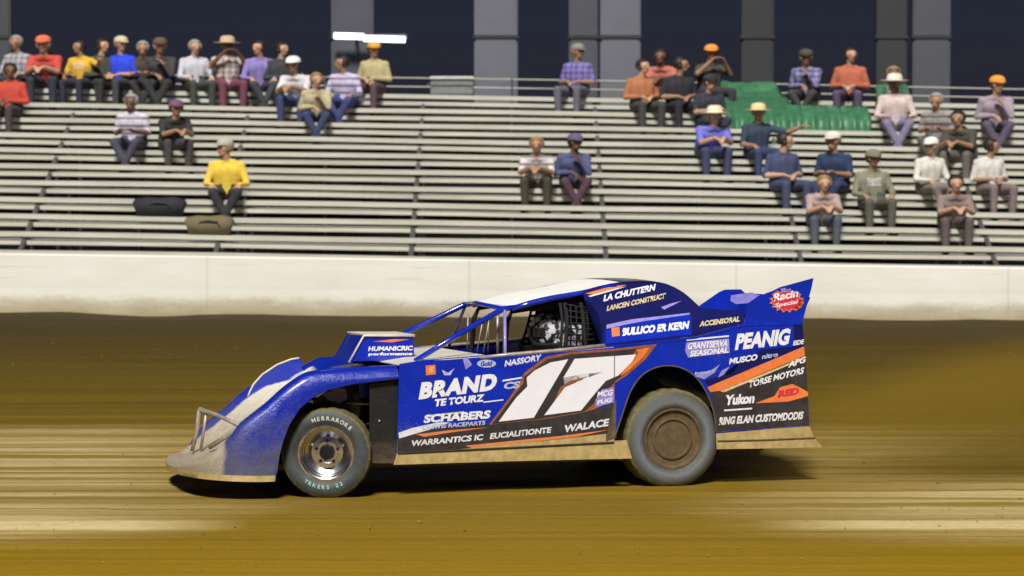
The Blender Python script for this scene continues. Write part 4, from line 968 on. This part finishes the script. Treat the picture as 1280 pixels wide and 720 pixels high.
# ================================================================= WALL
def wall_mat():
    m, nt, b = newmat('mud_splashed_white_wall')
    n1 = noise(nt, 2.0, 6, .65, mapscale=(.35, 1, 1.5)); n3 = noise(nt, 40, 3, .6)
    base = ramp(nt, n1.outputs['Fac'], [(.3, (.74, .72, .64)), (.7, (.84, .82, .76))])
    tc = nd(nt, 'ShaderNodeTexCoord'); sp = nd(nt, 'ShaderNodeSeparateXYZ'); nt.links.new(tc.outputs['Object'], sp.inputs[0])
    n2 = noise(nt, 1.3, 8, .7, mapscale=(1, 1, 3))
    h = math_(nt, 'ADD', sp.outputs['Z'], math_(nt, 'MULTIPLY', math_(nt, 'SUBTRACT', n2.outputs['Fac'], .5), .35))
    h = math_(nt, 'ADD', h, math_(nt, 'MULTIPLY', math_(nt, 'SUBTRACT', n3.outputs['Fac'], .5), .12))
    d = ramp(nt, h, [(.04, 1.0), (.17, .75), (.30, .15), (.62, 0.0)])
    jt = math_(nt, 'ABSOLUTE', math_(nt, 'SUBTRACT', math_(nt, 'FRACT', math_(nt, 'DIVIDE', math_(nt, 'ADD', sp.outputs['X'], 50), 3.66)), .5))
    jl = ramp(nt, jt, [(.002, 1.0), (.0045, 0.0)])                       # cast joints between wall sections
    sc1 = noise(nt, 1.0, 5, .7, mapscale=(.5, 1, 14)); scf = ramp(nt, sc1.outputs['Fac'], [(.60, 0.0), (.68, .35)])   # long tyre scuffs
    cw = mixc(nt, scf.outputs[0], mixc(nt, math_(nt, 'MULTIPLY', jl.outputs[0], .3), base.outputs[0], (.3, .28, .24)), (.40, .38, .35))
    nt.links.new(mixc(nt, d.outputs[0], cw, (.38, .32, .19)), b.inputs['Base Color']); b.inputs['Roughness'].default_value = .8
    bump(nt, b, n3.outputs['Fac'], .25, .01); return m
pL, pR = (-8.0, 20.8), (8.0, 19.0)          # the wall runs very slightly askew of the camera
bm = bmesh.new(); rows_ = []
for i in range(81):
    x = -46 + 92 * i / 80; t = (x - pL[0]) / 16; y = pL[1] + (pR[1] - pL[1]) * max(-.6, min(1.6, t)); top = .89 - .0085 * (x + 8); top = max(.62, min(1.0, top))
    rows_.append([bm.verts.new((x, y + a, zz)) for a, zz in ((-.02, -.1), (-.01, .25), (0, .4), (0, top - .015), (.015, top), (.19, top), (.2, top - .015), (.2, -.1))])
for a, b in zip(rows_, rows_[1:]):
    for j in range(8): f = bm.faces.new((a[j], a[(j + 1) % 8], b[(j + 1) % 8], b[j]))
bm.faces.new(rows_[0][::-1]); bm.faces.new(rows_[-1])
wall = obj('concrete_wall', bm, wall_mat()); tag(wall, 'low white concrete trackside wall with brown mud splashed along its foot', 'wall')

# ================================================================= GROUND
def ground_mat():
    m, nt, b = newmat('packed_clay')
    tc = nd(nt, 'ShaderNodeTexCoord'); sp = nd(nt, 'ShaderNodeSeparateXYZ'); nt.links.new(tc.outputs['Object'], sp.inputs[0])
    # long tyre-swept grooves along the track, colours of wetter and drier clay by lane
    g1 = noise(nt, 1.0, 6, .68, mapscale=(.05, 2.6, 1)); g2 = noise(nt, 1.0, 5, .65, mapscale=(.14, 9, 1)); c1 = noise(nt, 9, 5, .65); c2 = noise(nt, 60, 3, .6)
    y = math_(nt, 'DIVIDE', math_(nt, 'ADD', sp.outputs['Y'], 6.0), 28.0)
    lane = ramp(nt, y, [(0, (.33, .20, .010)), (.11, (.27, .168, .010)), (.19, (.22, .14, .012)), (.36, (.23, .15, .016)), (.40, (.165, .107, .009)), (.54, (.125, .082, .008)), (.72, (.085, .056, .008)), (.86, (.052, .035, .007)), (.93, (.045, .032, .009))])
    v = math_(nt, 'ADD', math_(nt, 'MULTIPLY', g1.outputs['Fac'], 1.1), math_(nt, 'MULTIPLY', g2.outputs['Fac'], .5))
    v = math_(nt, 'ADD', v, math_(nt, 'MULTIPLY', c1.outputs['Fac'], .25))
    v = math_(nt, 'ADD', v, math_(nt, 'MULTIPLY', c2.outputs['Fac'], .25))
    hv = ramp(nt, math_(nt, 'MULTIPLY', v, .5), [(.35, .62), (.7, 1.3)])
    mul = nd(nt, 'ShaderNodeMix', data_type='RGBA', blend_type='MULTIPLY'); mul.inputs[0].default_value = 1
    nt.links.new(lane.outputs[0], mul.inputs[6]); nt.links.new(hv.outputs[0], mul.inputs[7])
    col = mul.outputs[2]
    # pale streaks along the track, fading out towards the middle
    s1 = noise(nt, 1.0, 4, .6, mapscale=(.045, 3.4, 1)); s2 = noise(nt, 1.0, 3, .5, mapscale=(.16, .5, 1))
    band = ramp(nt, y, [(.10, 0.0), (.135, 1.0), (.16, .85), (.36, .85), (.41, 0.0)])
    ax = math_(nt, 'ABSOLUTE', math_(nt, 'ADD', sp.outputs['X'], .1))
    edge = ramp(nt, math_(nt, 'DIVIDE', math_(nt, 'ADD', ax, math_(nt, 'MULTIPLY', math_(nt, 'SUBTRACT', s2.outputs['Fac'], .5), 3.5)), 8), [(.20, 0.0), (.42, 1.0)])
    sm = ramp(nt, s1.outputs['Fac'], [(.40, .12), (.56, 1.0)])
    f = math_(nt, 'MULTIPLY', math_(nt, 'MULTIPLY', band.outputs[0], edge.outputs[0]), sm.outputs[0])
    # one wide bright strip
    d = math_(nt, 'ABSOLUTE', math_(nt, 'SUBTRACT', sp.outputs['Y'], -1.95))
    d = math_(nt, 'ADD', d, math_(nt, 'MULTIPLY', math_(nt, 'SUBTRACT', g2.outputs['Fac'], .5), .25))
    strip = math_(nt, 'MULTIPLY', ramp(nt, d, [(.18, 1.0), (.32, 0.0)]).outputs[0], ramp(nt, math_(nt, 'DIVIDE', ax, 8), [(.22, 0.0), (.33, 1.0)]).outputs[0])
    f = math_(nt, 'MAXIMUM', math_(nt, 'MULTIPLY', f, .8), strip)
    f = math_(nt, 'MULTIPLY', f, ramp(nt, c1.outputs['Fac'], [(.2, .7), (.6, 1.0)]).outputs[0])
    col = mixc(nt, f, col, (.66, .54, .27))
    nt.links.new(col, b.inputs['Base Color'])
    rr = ramp(nt, g1.outputs['Fac'], [(.3, .55), (.7, .8)]); nt.links.new(rr.outputs[0], b.inputs['Roughness'])
    b.inputs['Specular IOR Level'].default_value = .12
    hsum = math_(nt, 'ADD', math_(nt, 'MULTIPLY', g2.outputs['Fac'], 1.0), math_(nt, 'MULTIPLY', c1.outputs['Fac'], .5))
    hsum = math_(nt, 'ADD', hsum, math_(nt, 'MULTIPLY', c2.outputs['Fac'], .5))
    bump(nt, b, hsum, .5, .04); return m
bm = bmesh.new(); bmesh.ops.create_grid(bm, x_segments=8, y_segments=8, size=1, matrix=Matrix.Diagonal((700, 700, 1, 1)))
gr = obj('ground', bm, mat('dark_gravel', (.035, .032, .026), .95, 0, 0, .3, 3, .4)); gr.location = (0, 0, -.02); gr['kind'] = 'structure'
# the clay racing surface: a fine grid with real ruts running along it
bm = bmesh.new(); NX, NY = 300, 240; X0_, X1_, Y0_, Y1_ = -22, 22, -12, 20.7
from mathutils import noise as mn
vv = []
for j in range(NY + 1):
    y = Y0_ + (Y1_ - Y0_) * j / NY; r_ = []
    for i in range(NX + 1):
        x = X0_ + (X1_ - X0_) * i / NX
        z = .018 * mn.noise((x * .12, y * 1.6, 0)) + .010 * mn.noise((x * .5, y * 4.0, 3)) + .006 * mn.noise((x * 2.5, y * 3.5, 7))
        if y > 16: z += .05 * (y - 16) / 4 * (1 + mn.noise((x * .7, y, 9)))
        if abs(y) < 1.8 and abs(x) < 3: z = min(z, .004)
        r_.append(bm.verts.new((x, y, z + .002)))
    vv.append(r_)
for j in range(NY):
    for i in range(NX): bm.faces.new((vv[j][i], vv[j][i + 1], vv[j + 1][i + 1], vv[j + 1][i]))
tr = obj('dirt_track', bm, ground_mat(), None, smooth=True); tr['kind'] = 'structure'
# loose crumbs of clay
bm = bmesh.new(); rnd = random.Random(9)
for _ in range(600):
    x = rnd.uniform(-9, 9); y = rnd.uniform(-5, 18) if rnd.random() < .4 else rnd.gauss(-2.3, 1.6); r0 = rnd.uniform(.003, .010) * (1.6 if rnd.random() < .06 else 1)
    if abs(y) < 1.2 and abs(x) < 2.8 and rnd.random() < .7: continue
    g_ = bmesh.ops.create_icosphere(bm, subdivisions=1, radius=r0, matrix=Matrix.Translation((x, y, r0 * .4 + .004)) @ Matrix.Rotation(rnd.uniform(0, 6), 4, 'Z') @ Matrix.Diagonal((rnd.uniform(.8, 1.6), 1, rnd.uniform(.5, .9), 1)))
    for v in g_['verts']: v.co += Vector((rnd.uniform(-1, 1), rnd.uniform(-1, 1), rnd.uniform(-1, 1))) * r0 * .22
cl = obj('clay_crumbs', bm, mat('clay_crumb', (.27, .175, .03), .9, 0, 0, .4, 10, .3)); tag(cl, 'loose crumbs of dry clay scattered over the track', 'dirt', kind='stuff')

# dust thrown up behind the rear wheels
def dust():
    bm = bmesh.new(); bmesh.ops.create_icosphere(bm, subdivisions=4, radius=1)
    for v in bm.verts:
        v.co.z = max(v.co.z, -.55); v.co *= 1 + .12 * mn.noise(v.co * 2.2)
    m = bpy.data.materials.new('brown_dust'); m.use_nodes = True; nt = m.node_tree; nt.nodes.clear()
    out = nd(nt, 'ShaderNodeOutputMaterial'); pv = nd(nt, 'ShaderNodeVolumePrincipled'); nt.links.new(pv.outputs[0], out.inputs['Volume'])
    pv.inputs['Color'].default_value = (.80, .52, .07, 1); pv.inputs['Anisotropy'].default_value = .1
    tc = nd(nt, 'ShaderNodeTexCoord'); ln = nd(nt, 'ShaderNodeVectorMath', operation='LENGTH'); nt.links.new(tc.outputs['Object'], ln.inputs[0])
    n1 = noise(nt, 2.2, 4, .6, mapscale=(.8, 1, 1.6)); fall = ramp(nt, ln.outputs['Value'], [(.25, 1.0), (.98, 0.0)])
    d = math_(nt, 'MULTIPLY', fall.outputs[0], ramp(nt, n1.outputs['Fac'], [(.35, .15), (.65, 1.0)]).outputs[0])
    nt.links.new(math_(nt, 'MULTIPLY', d, 2.3), pv.inputs['Density'])
    o = obj('dust_cloud', bm, m, None, smooth=True); o.location = (4.6, 1.3, .46); o.scale = (3.2, 1.5, .78); o.rotation_euler = (0, R(-6), R(12))
    tag(o, 'thin golden dust hanging over the track behind the race car', 'dust', kind='stuff')
dust()

# ================================================================= LIGHT
sc = bpy.context.scene
EL, AZ = R(48), R(-7)                        # floodlights: high, behind the camera and a little to the left
d = Vector((math.sin(AZ) * math.cos(EL), -math.cos(AZ) * math.cos(EL), math.sin(EL)))
sun = bpy.data.lights.new('floodlight', 'SUN'); sun.energy = 4.8; sun.angle = R(12); sun.color = (1, .965, .90)
so = bpy.data.objects.new('floodlight', sun); C.objects.link(so); so.location = (0, -20, 20); so.rotation_euler = d.to_track_quat('Z', 'Y').to_euler()
w = bpy.data.worlds.new('World'); sc.world = w; w.use_nodes = True; nt = w.node_tree; bg = nt.nodes['Background']
sky = nt.nodes.new('ShaderNodeTexSky'); sky.sky_type = 'NISHITA'; sky.sun_disc = False; sky.sun_elevation = EL; sky.sun_rotation = math.atan2(d.x, d.y)
sky.air_density = .8; sky.dust_density = .3; sky.ozone_density = 3
mx = nt.nodes.new('ShaderNodeMix'); mx.data_type = 'RGBA'; mx.blend_type = 'MULTIPLY'; mx.inputs[0].default_value = 1; mx.inputs[7].default_value = (.50, .50, .88, 1)
nt.links.new(sky.outputs[0], mx.inputs[6]); nt.links.new(mx.outputs[2], bg.inputs[0]); bg.inputs[1].default_value = .0055
vs = sc.view_settings; vs.view_transform = 'Standard'; vs.look = 'None'; vs.exposure = 0; vs.gamma = 1
sc.cycles.use_denoising = True; sc.cycles.volume_step_rate = 2; sc.cycles.volume_max_steps = 64
